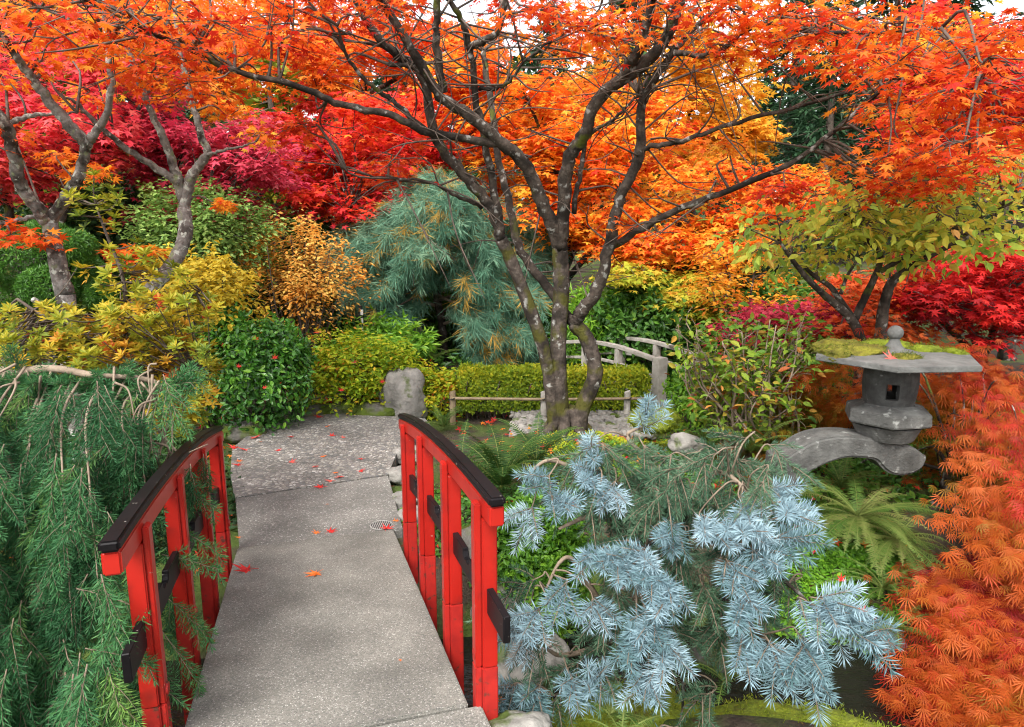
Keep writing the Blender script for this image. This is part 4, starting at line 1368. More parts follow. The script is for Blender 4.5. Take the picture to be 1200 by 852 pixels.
shrub('leafy_shrub', 'deep green bush under the right side of the weeping pine', 'shrub', 600, 345, 440, 150, 11.6, 'mid', OVAL, .13, 4200, 810, gS, .32, .25, .2, shell=.6, lump=.25)
shrub('leafy_shrub', 'deep green bush under the left side of the weeping pine', 'shrub', 480, 340, 425, 150, 12.2, 'mid', OVAL, .14, 4200, 811, gS, .30, .25, .2, shell=.6, lump=.25)
shrub('leafy_shrub', 'lime green bush glimpsed behind the stems of the central maple', 'shrub', 705, 335, 450, 120, 9.6, 'fresh', NARROW, .12, 4200, 812, gS, .5, .2, .2, shell=.7, lump=.25)
shrub('leafy_shrub', 'dark evergreen shrub deep under the crimson maple', 'shrub', 110, 225, 360, 200, 9.8, 'dark', OVAL, .12, 5200, 813, gS, .5, .22, .2, shell=.7, lump=.25)
shrub('leafy_shrub', 'dark evergreen shrub below the scarlet maple', 'shrub', 400, 255, 400, 150, 12.8, 'dark', OVAL, .15, 4600, 814, gS, .55, .22, .2, shell=.7, lump=.25)
shrub('leafy_shrub', 'dark evergreen shrub behind the flame orange maple', 'shrub', 840, 290, 430, 190, 11.6, 'dark', OVAL, .14, 5200, 815, gS, .5, .25, .2, shell=.7, lump=.25)
shrub('leafy_shrub', 'dark green shrub behind the low purple red maple', 'shrub', 930, 330, 440, 170, 8.8, 'mid', OVAL, .1, 4200, 816, gS, .35, .25, .2, shell=.7, lump=.25)
shrub('leafy_shrub', 'tiny leaved bright green shrub between the nearest red post and the blue spruce', 'shrub', 632, 585, 730, 130, 3.3, 'fresh', OVAL, .036, 9000, 817, gS, .42, .25, .2, shell=.6, lump=.2, stems=10, depth=.3)
shrub('leafy_shrub', 'bright green low shrub beside the second wooden bridge', 'shrub', 815, 430, 500, 70, 7.0, 'fresh', OVAL, .055, 2600, 818, gS, .4, .25, .2, shell=.7, lump=.25)

shrub('leafy_shrub', 'dark green shrub on the lawn just outside the right edge behind the laceleaf maple', 'shrub', 1330, 300, 420, 190, 7.6, 'mid', OVAL, .10, 4200, 819, gS, .35, .25, .2, shell=.7, lump=.25)
shrub('leafy_shrub', 'fresh green shrub beyond the right edge beside the crimson maple', 'shrub', 1440, 320, 450, 190, 6.4, 'fresh', OVAL, .09, 4200, 820, gS, .35, .25, .2, shell=.7, lump=.25)
shrub('leafy_shrub', 'pale green shrub outside the left edge beside the cloud pruned mounds', 'shrub', -190, 250, 430, 190, 6.4, 'pale', OVAL, .09, 4200, 821, gS, .35, .25, .2, shell=.7, lump=.25)

# cloud pruned dark green mounds
r = np.random.default_rng(83)
cl = None
for i, (px, py, wpx, hp) in enumerate([(20, 300, 75, 60), (95, 318, 48, 48), (58, 338, 60, 50), (120, 345, 40, 34), (15, 352, 70, 50), (85, 290, 50, 36), (-40, 310, 70, 70), (52, 275, 50, 30)]):
    c = P(px, py, 7.4 + .25 * math.sin(i * 2.1))
    k = 7.4 / FPX
    rx, rz = wpx / 2 * k, hp / 2 * k
    if cl is None:
        z0 = H(P(50, 400, 7.4)[0], 7.4)
        cl = thing('cloud_pruned_shrub', 'clipped dark green shrub in rounded cloud mounds at the left behind the gold azalea', 'topiary shrub', (P(50, 400, 7.4)[0], 7.4, z0))
    n = 5200
    d = norm(r.normal(size=(n, 3)))
    pos = c + d * np.array([rx, rx, rz]) * (1 + .05 * snoise(d, 6, i))[:, None] * (1 - np.abs(r.normal(0, .035, n)))[:, None]
    m = MB()
    inst(m, NARROW[0], NARROW[1], pos, frames(d + r.normal(0, .6, (n, 3)), r.normal(size=(n, 3)) + d * .9), r.uniform(.035, .06, n), .42 + .12 * snoise(pos, 9, i) + r.normal(0, .12, n))
    s2 = bmesh.new()
    m.build('mound', L['mid'], cl)
    m = MB()
    tube(m, [[cl.location[0] + r.normal(0, .08), cl.location[1], z0 - .05], (c + np.array(cl.location)) / 2 + r.normal(0, .06, 3), c], [.05, .04, .02], 6, sub=4)
    m.build('stem', M['bark'], cl, True)

# clipped hedge
r = np.random.default_rng(91)
ha, hb = P(540, 487, 7.55), P(757, 480, 7.45)
zg = H(ha[0], ha[1])
hd = thing('clipped_hedge', 'low clipped box hedge with yellow green top behind the bamboo rail', 'hedge', ((ha[0] + hb[0]) / 2, 7.6, zg))
ztop = P(600, 432, 7.5)[2]
m = MB()
n = 15000
u = r.uniform(0, 1, n)
side = r.integers(0, 10, n)
dpt = .26
x = ha[0] + (hb[0] - ha[0]) * u
y = np.where(side < 4, 7.55 - dpt, np.where(side < 8, 7.55 + r.uniform(-dpt, dpt, n), 7.55 + dpt))
z = np.where((side >= 4) & (side < 8), ztop, r.uniform(zg + .12, ztop, n))
endm = side == 9
x = np.where(endm, np.where(u < .5, ha[0], hb[0]), x)
y = np.where(endm, 7.55 + r.uniform(-dpt, dpt, n), y)
pos = np.c_[x, y, z]
nrm = np.where(((side >= 4) & (side < 8))[:, None], [[0, 0, 1.]], np.where(endm[:, None], np.sign(u - .5)[:, None] * [[1., 0, 0]], np.where((side < 4)[:, None], [[0, -1., 0]], [[0, 1., 0]])))
# rounded, slightly uneven faces
pos = pos - nrm * (np.abs(r.normal(0, .045, n)) + .02 * snoise(pos, 6, 4) + .01)[:, None]
rel = np.clip((pos[:, 2] - (ztop - .10)) / .10, 0, 1)
pos[:, 1] = 7.55 + (pos[:, 1] - 7.55) * (1 - .18 * rel ** 2)
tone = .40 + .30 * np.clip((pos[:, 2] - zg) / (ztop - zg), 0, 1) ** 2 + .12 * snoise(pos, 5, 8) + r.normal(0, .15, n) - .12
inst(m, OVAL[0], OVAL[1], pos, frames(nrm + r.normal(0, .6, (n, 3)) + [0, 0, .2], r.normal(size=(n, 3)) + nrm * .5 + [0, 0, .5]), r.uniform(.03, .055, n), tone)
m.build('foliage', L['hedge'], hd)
m = MB()
for k in range(34):
    xx = ha[0] + (hb[0] - ha[0]) * (k + .5) / 34 + r.normal(0, .02)
    for _ in range(3):
        e = np.array([xx + r.normal(0, .08), 7.55 + r.normal(0, .14), ztop - .1])
        b0 = np.array([xx + r.normal(0, .02), 7.55 + r.normal(0, .06), zg - .04])
        tube(m, [b0, (b0 + e) / 2 + r.normal(0, .03, 3), e], [.011, .008, .004], 4, sub=2)
m.build('stems', M['twig'], hd, True)

# bamboo rail in front of the hedge
bf = thing('bamboo_fence', 'low bamboo rail fence on short posts in front of the clipped hedge', 'fence', (ha[0], 7.18, H(ha[0], 7.18)))
zr_ = P(640, 467, 7.18)[2]
m = MB()
xa, xb = P(528, 467, 7.18)[0], P(756, 467, 7.18)[0]
tube(m, [[xa, 7.17, zr_ + .005], [(xa + xb) / 2, 7.16, zr_ - .004], [xb, 7.18, zr_]], [.016, .016, .015], 8, sub=6)
m.build('rail', M['bamboo'], bf, True)
for px in (530, 637, 735):
    x = P(px, 467, 7.2)[0]
    m = MB()
    zg_ = H(x, 7.21)
    tube(m, [[x, 7.215, zg_ - .1], [x + .004, 7.215, zr_ + .01], [x, 7.215, zr_ + .07]], [.036, .035, .034], 10, sub=2)
    m.build('post', M['wood_grey'] if px != 530 else M['bamboo'], bf, False)
    m = MB()
    tube(m, [[x - .04, 7.17, zr_ - .012], [x + .0, 7.135, zr_], [x + .04, 7.17, zr_ + .012]], [.006] * 3, 5, sub=3)
    m.build('lashing', M['blackmetal'], bf, True)

# plant label on a black stake beneath the pine
lp = P(424, 405, 9.1)
pl = thing('plant_label', 'black plant label stake with pale squares beneath the weeping pine', 'plant label', (lp[0], lp[1], H(lp[0], lp[1])))
zg_ = H(lp[0], lp[1])
bm = bmesh.new()
bmesh.ops.create_cube(bm, size=1, matrix=Matrix.Translation((lp[0], lp[1], (zg_ + P(424, 358, 9.1)[2]) / 2)) @ Matrix.Diagonal((.05, .02, P(424, 358, 9.1)[2] - zg_, 1)))
bmesh.ops.bevel(bm, geom=list(bm.edges), offset=.004, segments=1, affect='EDGES')
bm_obj('stake', bm, M['blackmetal'], pl)
for py in (366, 376, 386):
    c = P(424, py, 9.085)
    bm = bmesh.new()
    bmesh.ops.create_cube(bm, size=1, matrix=Matrix.Translation((c[0], lp[1] - .013, c[2])) @ Matrix.Diagonal((.036, .004, .07, 1)))
    bm_obj('label_plate', bm, M['white'], pl)

# gravel strip along the path, and moss and litter around the maple
r = np.random.default_rng(95)
bm = bmesh.new(); bmesh.ops.create_icosphere(bm, subdivisions=1, radius=1)
ico = np.array([v.co[:] for v in bm.verts]); icf = np.array([[v.index for v in f.verts] for f in bm.faces]); bm.free()
m = MB()
n = 900
px, py = r.uniform(600, 770, n), r.uniform(483, 512, n)
pos = np.array([gpt(a, b, -.27) for a, b in zip(px, py)])
keep = np.hypot(pos[:, 0] - .56, pos[:, 1] - 6.1) > .38
pos = pos[keep]
pos3 = np.c_[pos, np.maximum(hgt(pos[:, 0], pos[:, 1]), -.262)]
n = len(pos3)
Rm = frames(r.normal(0, .4, (n, 3)) + [0, 0, 1.], r.normal(size=(n, 3)))
sc_ = np.array([1, .75, .5])
inst(m, ico * sc_ * (1 + 0), icf, pos3, Rm, r.uniform(.02, .075, n), r.uniform(0, 1, n))
o = m.build('gravel', M['rock'], smooth=True); tag(o, 'loose grey stones along the path behind the maple', 'gravel', None, 'stuff')


def lumps(name, label, cat, spots, leaf, T, size, n, seed, tone0=.5):
    """ground cover: small leaves hugging the ground within pixel ellipses"""
    r = np.random.default_rng(seed)
    m = MB()
    for (cx, cy_, rx, ry, Y0, Y1, hh, share) in spots:
        k = int(n * share)
        a, q = r.uniform(0, 6.283, k), np.sqrt(r.uniform(0, 1, k))
        fx = cx + rx * q * np.cos(a)
        yy = (Y0 + Y1) / 2 + (Y1 - Y0) / 2 * q * np.sin(a)
        x = (fx - 600) / FPX * yy * 1.06
        z = hgt(x, yy)
        z = z + hh * np.maximum(.05, .5 + .6 * snoise(np.c_[x, yy, x * 0], 5, seed)) * r.uniform(.35, 1, k) * np.sqrt(np.clip(1.02 - q * q, 0, 1))
        inst(m, T[0], T[1], np.c_[x, yy, z], frames(np.array([0, -.25, 1.]) + r.normal(0, .45, (k, 3)), r.normal(size=(k, 3)) + [0, -.4, -.1]), r.uniform(.6, 1.15, k) * size,
             tone0 + .2 * snoise(np.c_[x, yy, z], 5, seed + 1) + r.normal(0, .15, k))
    return tag(m.build(name, L[leaf]), label, cat, None, 'stuff')


lumps('ground_cover', 'bright green ground cover on the stream bank below the lantern', 'ground cover',
      [(960, 640, 75, 0, 3.75, 4.7, .16, .5), (1000, 700, 80, 0, 3.5, 4.2, .12, .35), (900, 600, 70, 0, 4.2, 5.0, .14, .15)], 'fresh', OVAL, .04, 9000, 961, .30)
lumps('ground_cover', 'low green ground cover between the fern and the stream', 'ground cover',
      [(560, 560, 110, 0, 4.0, 5.4, .10, .4), (740, 540, 120, 0, 4.6, 6.0, .10, .4), (620, 640, 70, 0, 3.7, 4.4, .1, .2)], 'mid', OVAL, .05, 7000, 962, .5)
lumps('ground_cover', 'moss and small leaves round the foot of the central maple', 'ground cover',
      [(700, 520, 90, 0, 5.2, 6.3, .05, .6), (790, 510, 80, 0, 5.4, 6.6, .06, .4)], 'hedge', DIAM, .035, 6000, 963, .5)
lumps('ground_cover', 'shaded ground cover under the shrubs on the left bank', 'ground cover',
      [(150, 460, 160, 0, 4.0, 6.6, .15, .5), (40, 420, 200, 0, 5.0, 8.0, .2, .5)], 'dark', OVAL, .07, 8000, 964, .5)
lumps('ground_cover', 'green undergrowth under the trees behind the hedge', 'ground cover',
      [(520, 420, 260, 0, 8.2, 12.5, .25, .6), (850, 440, 200, 0, 7.6, 12, .3, .4)], 'mid', OVAL, .13, 8000, 965, .45)
lumps('ground_cover', 'shaded undergrowth behind the lantern and the hydrangea', 'ground cover',
      [(930, 500, 200, 0, 4.6, 7.5, .2, .6), (1100, 480, 160, 0, 4.6, 8, .2, .4)], 'mid', OVAL, .07, 7000, 966, .4)


# ------------------------------------------------------------------ gold leaved azalea, near left
def gold_azalea():
    r = np.random.default_rng(111)
    b = P(150, 460, 4.0)
    z0 = H(b[0], b[1])
    root = thing('azalea_shrub', 'sprawling azalea with gold green and reddening leaf whorls above the weeping spruce', 'azalea', (b[0], b[1], z0))
    reg = [(40, 385, 60, 28, 3.6, 4.5, 28), (110, 395, 70, 40, 3.5, 4.4, 46), (180, 390, 70, 50, 3.5, 4.5, 50), (215, 440, 45, 45, 3.6, 4.3, 34), (130, 305, 45, 30, 3.8, 4.5, 9), (180, 335, 50, 25, 3.8, 4.6, 15), (110, 240, 30, 35, 3.9, 4.3, 9),
           (200, 480, 40, 25, 3.6, 4.1, 14), (60, 420, 80, 25, 3.4, 4.2, 26), (230, 350, 35, 30, 4.0, 4.6, 10)]
    tips = []
    for (cx, cy_, rx, ry, Y0, Y1, n) in reg:
        for _ in range(int(n * 1.45)):
            a, q = r.uniform(0, 6.283), math.sqrt(r.uniform(0, 1))
            tips.append(P(cx + rx * q * math.cos(a), cy_ + ry * q * math.sin(a), r.uniform(Y0, Y1)))
    tips = np.array(tips)
    main = []
    for (p, Ys, r0, r1) in [([(140, 470), (120, 420), (95, 390), (50, 370), (20, 350)], lin(4.1, 4.0, 5), .022, .008),
                            ([(150, 470), (148, 400), (145, 330), (125, 275), (112, 240)], lin(4.1, 4.1, 5), .018, .005),
                            ([(160, 470), (180, 430), (190, 400), (205, 360), (235, 340)], lin(4.1, 4.2, 5), .02, .006),
                            ([(155, 475), (185, 465), (212, 450), (235, 440)], lin(4.1, 3.9, 4), .016, .006)]:
        main.append(limb_pts(p, Ys, r0, r1, 6))
        m = MB(); tube(m, *main[-1], 6, wob=.05, r=r)
        g0 = main[-1][0][0]
        tube(m, [np.array([g0[0], g0[1], z0 - .1]), g0], [r0 * 1.2, r0], 6)
        m.build('stem', M['twig'], root, True)
    LPn = np.concatenate([q[0] for q in main])
    tw = MB()
    sh = []
    for t in tips:
        k = int(np.argmin(np.linalg.norm(LPn - t, axis=1) + .3 * np.maximum(LPn[:, 2] - t[2], 0)))
        a = LPn[k]
        md = a + (t - a) * .5 + r.normal(0, .05, 3) * np.linalg.norm(t - a) - np.array([0, 0, .06 * np.linalg.norm(t - a)])
        tube(tw, [a, md, t], [.006, .0045, .0025], 4, sub=3)
        sh.append(norm(t - md) * .4 + np.array([0, 0, 1]))
    tw.build('twigs', M['twig'], root, True)
    sh = np.array(sh)
    m = MB()
    ros2 = rosette(9, .6)
    tone = .42 + .20 * snoise(tips, 3.0, 4) + r.normal(0, .13, len(tips)) + .5 * (r.uniform(0, 1, len(tips)) < .07)
    # each whorl carries leaves of slightly different colour
    n = len(tips)
    for (T, sz, dz) in ((ros2, .066, 0), (rosette(6, .9), .045, .010), (rosette(6, .15), .060, -.03), (rosette(5, .3), .055, -.065)):
        inst(m, T[0], T[1], tips + norm(sh) * dz, frames(sh + r.normal(0, .3, (n, 3)), r.normal(size=(n, 3))), sz * r.uniform(.75, 1.15, n), tone + r.normal(0, .07, n))
    # fallen maple colour caught in it stays with the leaf mesh's own reddening leaves
    for i in range(len(m.T)): m.T[i] = m.T[i] + r.normal(0, .07, len(m.T[i]))
    m.build('foliage', L['olive'], root)


gold_azalea()


# ------------------------------------------------------------------ weeping green spruce, near left
def green_spruce():
    r = np.random.default_rng(121)
    b = P(60, 700, 2.75)
    z0 = H(b[0], b[1])
    root = thing('weeping_spruce', 'weeping green spruce cascading down to the left of the red bridge', 'spruce', (b[0], b[1], z0))
    tb = MB()
    tube(tb, [[b[0], b[1], z0 - .1], [b[0] - .05, b[1] + .1, z0 + .6], P(-10, 470, 2.95), P(20, 440, 2.95), P(60, 432, 2.9), P(110, 440, 2.85), P(150, 442, 2.9), P(180, 448, 2.95), P(196, 462, 2.95)],
         [.05, .045, .035, .022, .017, .014, .011, .013, .006], 8, sub=5, wob=.06, r=r)
    tb.build('trunk', M['twig_tan'], root, True)
    top = [P(x, y, Y) for x, y, Y in [(-60, 455, 2.9), (-10, 440, 2.9), (30, 430, 2.9), (70, 432, 2.9), (110, 440, 2.9), (150, 447, 2.9), (185, 460, 2.95)]]
    top = np.array(top)

    def strand(a, e, k, bulge, dens=26, tl=(.13, .24), tone=.45, bare=0):
        a, e = np.asarray(a), np.asarray(e)
        m1 = a + (e - a) * .3 + np.array([0, -.10, bulge])
        m2 = a + (e - a) * .7 + np.array([0, -.05, bulge * .7])
        pts, rad = catmull([a, m1, m2, e], np.array([.006, .005, .0035, .002]), 8)
        wb = MB(); tube(wb, pts, rad, 5)
        nd = MB()
        c = dens
        i = r.integers(int(len(pts) * bare) + 2, len(pts), c)
        tgt = norm(np.gradient(pts, axis=0))[i]
        sgn = r.choice([-1, 1], c)
        sd = norm(np.cross(tgt, np.array([0, -1, .25])) + 1e-6) * sgn[:, None]
        d = norm(tgt * r.uniform(.3, .9, (c, 1)) + sd * r.uniform(.35, .9, (c, 1)) + r.normal(0, .2, (c, 3)) + np.array([0, -.38, -.42]))
        ln = r.uniform(*tl, c)
        tn = tone + r.normal(0, .1, c)
        needles(nd, pts[i], d, ln, .027, .0034, 600, r, tn, 50, .25, .3, wood=wb, wr=.0011)
        # side shoots along every twig
        for u, sg in ((.3, 1), (.42, -1), (.6, 1), (.7, -1)):
            q0 = pts[i] + d * (ln * u)[:, None] - np.array([0, 0, .25]) * (u * u * ln)[:, None]
            lat2 = norm(np.cross(d, np.array([.1, -.9, .3])))
            needles(nd, q0, norm(d * .8 + lat2 * sg * .75 + r.normal(0, .12, (c, 3)) + [0, 0, -.1]), ln * (.62 - .35 * u), .031, .0052, 380, r, tn + .04, 46, .2, .3)
        needles(nd, pts[-1:], norm(e - m2)[None], np.array([tl[1]]), .033, .0052, 380, r, tone, 46, .2, .3, wood=wb)
        br = wb.build('branch', M['twig_tan'], root, True)
        nd.build('needles', L['norway'], br)

    # leading strands that carry the sprays
    for k in range(12):
        x0 = r.uniform(-70, 190)
        x1 = x0 + r.uniform(-30, 15) - 12
        if x0 < 120: y1, Y1 = r.uniform(640, 880), r.uniform(2.05, 2.45)
        else: y1, Y1 = r.uniform(560, 660), r.uniform(2.55, 2.9)
        a = np.array([np.interp((x0 + 70) / 260, np.linspace(0, 1, 7), top[:, j]) for j in range(3)])
        strand(a, P(x1, y1, Y1), 0, .06, 10, (.10, .18), tone=.36)

    def fan(c, d, n, ld, tl, tone):
        """a pendant flat spray: leading shoot and paired side shoots"""
        c = np.asarray(c); d = norm(np.asarray(d))
        wb, nd = MB(), MB()
        side = norm(np.cross(d, np.array([r.normal(0, .25), -1, .35])))
        k = np.linspace(0, 1, 6)[:, None]
        lead = c + d * ld * k + np.array([0, 0, -.12 * ld]) * k ** 2
        tube(wb, lead, np.linspace(.0024, .0010, 6), 4)
        s = np.linspace(.08, .92, n)
        sg = np.where(np.arange(n) % 2 == 0, 1, -1)
        q = c + d * (s * ld)[:, None] + np.array([0, 0, -.12 * ld]) * (s ** 2)[:, None]
        dd = norm(d * r.uniform(.75, 1.0, (n, 1)) + side * (sg * r.uniform(.35, .75, n))[:, None] + r.normal(0, .12, (n, 3)) + [0, -.1, -.15])
        ln = tl * (1.0 - .45 * s) * r.uniform(.8, 1.15, n)
        needles(nd, q, dd, ln, .037, .0036, 560, r, tone + r.normal(0, .06, n), 50, .25, .3, wood=wb, wr=.0011)
        needles(nd, c[None], d[None], np.array([ld]), .037, .0036, 560, r, tone + .05, 50, .12, .3)
        br = wb.build('spray', M['twig_tan'], root, True)
        nd.build('needles', L['norway'], br)

    for k in range(235):
        u, v = r.uniform(0, 1), r.uniform(0, 1) ** .9
        y = 450 + v * 400
        xr = 195 - 55 * v if y < 560 else (130 + 45 * min(1, (y - 600) / 150))
        x = -70 + u * (xr + 70)
        Y = 2.85 - .80 * v + .10 * math.sin(x * .05) + r.normal(0, .13)
        dn = np.array([r.normal(.08, .42), -.35 - .3 * r.uniform(), -1.0 + .5 * max(0, .35 - v)])
        fan(P(x, y - 30, Y), dn, int(r.integers(5, 9)), r.uniform(.17, .30), r.uniform(.10, .17), np.clip(.48 + r.normal(0, .17), .1, .85))
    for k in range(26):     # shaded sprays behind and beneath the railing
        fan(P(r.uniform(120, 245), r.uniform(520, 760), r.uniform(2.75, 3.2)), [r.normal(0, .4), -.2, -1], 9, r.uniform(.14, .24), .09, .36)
    for (x0, y0, Y0, x1, y1, Y1) in [(190, 560, 2.85, 255, 590, 2.75), (170, 600, 2.75, 262, 640, 2.62), (190, 650, 2.6, 258, 660, 2.5), (195, 700, 2.5, 245, 742, 2.42), (190, 740, 2.4, 235, 800, 2.3),
                                    (90, 690, 2.1, 170, 705, 2.0), (80, 620, 2.25, 140, 640, 2.12), (100, 760, 2.0, 178, 770, 1.96)]:
        c = P(x0, y0, Y0)
        fan(c, P(x1, y1, Y1) - c, 9, np.linalg.norm(P(x1, y1, Y1) - c), .08, .62)
    # bare curly twigs at the top right of the spruce
    m = MB()
    for _ in range(34):
        p = P(r.uniform(130, 200), r.uniform(445, 520), r.uniform(2.85, 3.05))
        q = p + np.array([r.normal(.02, .08), r.normal(-.03, .05), r.uniform(-.22, -.04)])
        tube(m, [p, (p + q) / 2 + r.normal(0, .04, 3), q], [.0065, .005, .002], 4, sub=4)
    for _ in range(16):
        p = P(r.uniform(0, 190), r.uniform(425, 470), r.uniform(2.7, 2.95))
        q = p + np.array([r.normal(0, .06), r.normal(-.1, .05), r.uniform(-.26, -.08)])
        tube(m, [p, (p + q) / 2 + r.normal(0, .03, 3) + [0, 0, .03], q], [.006, .0045, .002], 4, sub=4)
    m.build('bare_twigs', M['twig_tan'], root, True)
    # ridge sprays on top
    for k in range(40):
        x = -40 + 6 * k + r.normal(0, 6)
        fan(P(x, 445 + abs(x - 60) * .06, 2.95), [r.normal(0, .8), r.uniform(-1, .2), .15], 9, r.uniform(.12, .2), .08, .58)


green_spruce()


# ------------------------------------------------------------------ blue spruce, near right
def blue_spruce():
    r = np.random.default_rng(131)
    b = P(757, 800, 2.75)
    z0 = H(b[0], b[1])
    root = thing('blue_spruce', 'low sprawling blue spruce with silver blue tips in front of the stream', 'spruce', (b[0], b[1], z0))
    S = {}
    tr = MB()
    S['T'] = limb_pts([(757, 812), (768, 770), (775, 715), (790, 665), (800, 610), (780, 570)], lin(2.75, 2.8, 6), .045, .02, 6)
    tube(tr, np.vstack([[b[0], b[1], z0 - .1], S['T'][0]]), np.concatenate([[.06], S['T'][1]]), 9, wob=.06, r=r)
    tr.build('trunk', M['bark'], root, True)
    limbs = {'a': ([(775, 715), (745, 740), (705, 757), (660, 768), (640, 760)], lin(2.75, 2.5, 5), .018, .007),
             'b': ([(740, 742), (710, 715), (690, 685), (670, 655), (655, 660), (640, 690)], lin(2.72, 2.5, 6), .017, .005),
             'c': ([(790, 660), (745, 640), (720, 612), (690, 606), (672, 612), (655, 620)], lin(2.8, 2.6, 6), .018, .006),
             'd': ([(800, 610), (760, 580), (700, 560), (665, 545), (640, 540), (620, 555)], lin(2.8, 2.75, 6), .016, .006),
             'e': ([(790, 580), (760, 540), (735, 512), (752, 500)], lin(2.85, 2.9, 4), .014, .006),
             'f': ([(795, 600), (825, 562), (850, 555), (880, 580), (905, 600)], lin(2.8, 2.5, 5), .016, .005),
             'g': ([(800, 620), (850, 640), (890, 660), (930, 690), (960, 720)], lin(2.8, 2.3, 5), .016, .005),
             'h': ([(785, 680), (820, 690), (860, 710), (890, 745)], lin(2.75, 2.3, 4), .014, .005),
             'i': ([(770, 740), (790, 760), (800, 790), (800, 830)], lin(2.7, 2.5, 4), .014, .005),
             'j': ([(795, 620), (770, 630), (750, 650), (745, 680)], lin(2.75, 2.4, 4), .012, .005),
             'k': ([(830, 560), (865, 540), (895, 560), (915, 590)], lin(2.85, 2.7, 4), .012, .004),
             'l': ([(765, 770), (720, 790), (680, 800), (650, 815)], lin(2.7, 2.45, 4), .012, .004)}
    br = {}
    for k, (p, Y, r0, r1) in limbs.items():
        S[k] = limb_pts(p, Y, r0, r1, 6)
        m = MB(); tube(m, *S[k], 7, wob=.05, r=r)
        br[k] = m.build('branch', M['twig_tan'] if k in 'abcdef' else M['bark'], root, True)
    LPn = np.concatenate([S[k][0] for k in limbs]); own = np.concatenate([[k] * len(S[k][0]) for k in limbs])

    def spray(c, d, fan, n, tl, tone, leafset, nl, wd, per, ang, droop=.25, long=.2):
        """a flat fan of needle twigs around a leading shoot"""
        c = np.asarray(c); d = norm(np.asarray(d))
        k = int(np.argmin(np.linalg.norm(LPn - c, axis=1)))
        wb, nd = MB(), MB()
        a = LPn[k]
        tube(wb, [a, (a + c) / 2 + r.normal(0, .02, 3) + [0, 0, .02], c, c + d * long * .6], [.0045, .0036, .003, .0015], 5, sub=4)
        side = norm(np.cross(d, np.array([r.normal(.1, .4), -.75, .65 + r.normal(0, .3)])))
        s = r.uniform(0, .85, n)
        s[0] = .9
        sg = np.where(np.arange(n) % 2 == 0, 1, -1) * (np.arange(n) > 0)
        p = c + d * (s * long)[:, None]
        dd = norm(d[None] * r.uniform(.7, 1.0, (n, 1)) + side * (sg * r.uniform(.3, fan, n))[:, None] + r.normal(0, .24, (n, 3)) + [0, -.22, .05])
        ln = tl * r.uniform(.7, 1.1, n)
        needles(nd, p, dd, ln, nl, wd, per, r, tone + r.normal(0, .12, n), ang, droop, .25, wood=wb, wr=.0022)
        wo = wb.build('shoot', M['twig_tan'], br[own[k]], True)
        nd.build('needles', L[leafset], wo)

    def down(px, py, Y, dx, dy, dY, ):
        a, e = P(px, py, Y), P(px + dx, py + dy, Y + dY)
        return a, e - a
    blue = [(735, 650, 2.38, -30, 30, -.1, 9), (765, 655, 2.36, -5, 40, -.1, 8), (745, 735, 2.3, -15, 35, -.08, 9), (775, 745, 2.28, 5, 45, -.08, 9), (760, 775, 2.25, -5, 40, -.05, 8), (985, 735, 2.12, 30, 15, -.03, 7), (950, 700, 2.15, 40, 10, -.05, 7),
            (752, 505, 2.85, 12, -40, 0, 5), (700, 552, 2.75, -25, 20, -.1, 5), (645, 555, 2.7, -20, 30, -.05, 7), (625, 590, 2.7, -15, 35, 0, 6), (690, 540, 2.8, 5, -30, -.05, 4), 
            (722, 560, 2.7, -10, 30, -.05, 5), (790, 610, 2.45, -10, 40, -.1, 9), (820, 600, 2.4, 25, 45, -.1, 10), (855, 615, 2.35, 40, 20, -.1, 9), (900, 628, 2.3, 50, 15, -.05, 9), (880, 640, 2.3, 25, 35, -.1, 9), (760, 640, 2.4, -30, 35, -.1, 10),
            (785, 680, 2.3, -10, 45, -.1, 10), (860, 690, 2.2, 20, 45, -.08, 11), (935, 700, 2.15, 50, 30, -.05, 10), (960, 720, 2.15, 40, 25, -.05, 9),
            (930, 735, 2.12, 15, 45, -.05, 9), (900, 750, 2.12, 15, 50, -.04, 10), (945, 770, 2.1, 5, 50, -.02, 8), (870, 740, 2.15, 0, 50, -.04, 9), (770, 710, 2.3, -20, 40, -.06, 9),
            (690, 690, 2.4, 15, 50, -.05, 8), (665, 680, 2.4, -15, 45, -.05, 7), (640, 700, 2.4, -20, 30, -.05, 6), (625, 735, 2.45, -25, 15, 0, 6), (665, 785, 2.4, 10, 25, -.05, 7), (635, 795, 2.4, -10, 25, -.04, 6), (605, 800, 2.45, -20, 20, 0, 6), (680, 800, 2.4, 25, -5, -.03, 6), (775, 850, 2.3, -10, 20, 0, 6),
            (905, 590, 2.4, 25, 20, -.05, 6), (865, 580, 2.45, 10, 30, -.05, 6), (900, 570, 2.6, 20, 20, 0, 5), (850, 655, 2.28, 20, 40, -.08, 9), (710, 640, 2.45, -20, 20, -.05, 5), (640, 575, 2.65, 20, 25, -.05, 5)]
    for (px, py, Y, dx, dy, dY, n) in blue:
        c, d = down(px, py, Y, dx, dy, dY)
        spray(c, d + np.array([0, -.05, .03]), 1.15, max(5, int(n * .72)), .125, .60 + r.normal(0, .14), 'blue', .052, .0036, 900, 66, .05, .085)
    for _ in range(85):     # older grey green growth over the upper and inner parts
        px, py = r.choice([0, 1]) and (r.uniform(625, 910), r.uniform(505, 600)) or (r.uniform(690, 880), r.uniform(560, 740))
        if px < 705 and 555 < py < 705: continue
        Y = 2.80 - .25 * (py - 500) / 250 + r.normal(0, .07)
        c, d = down(px, py, Y, r.uniform(-45, 45), r.uniform(10, 50), r.uniform(-.1, .05))
        spray(c, d, .9, 9, .16, .45 + r.normal(0, .12), 'greyneedle', .032, .0030, 700, 48, .25, .15)
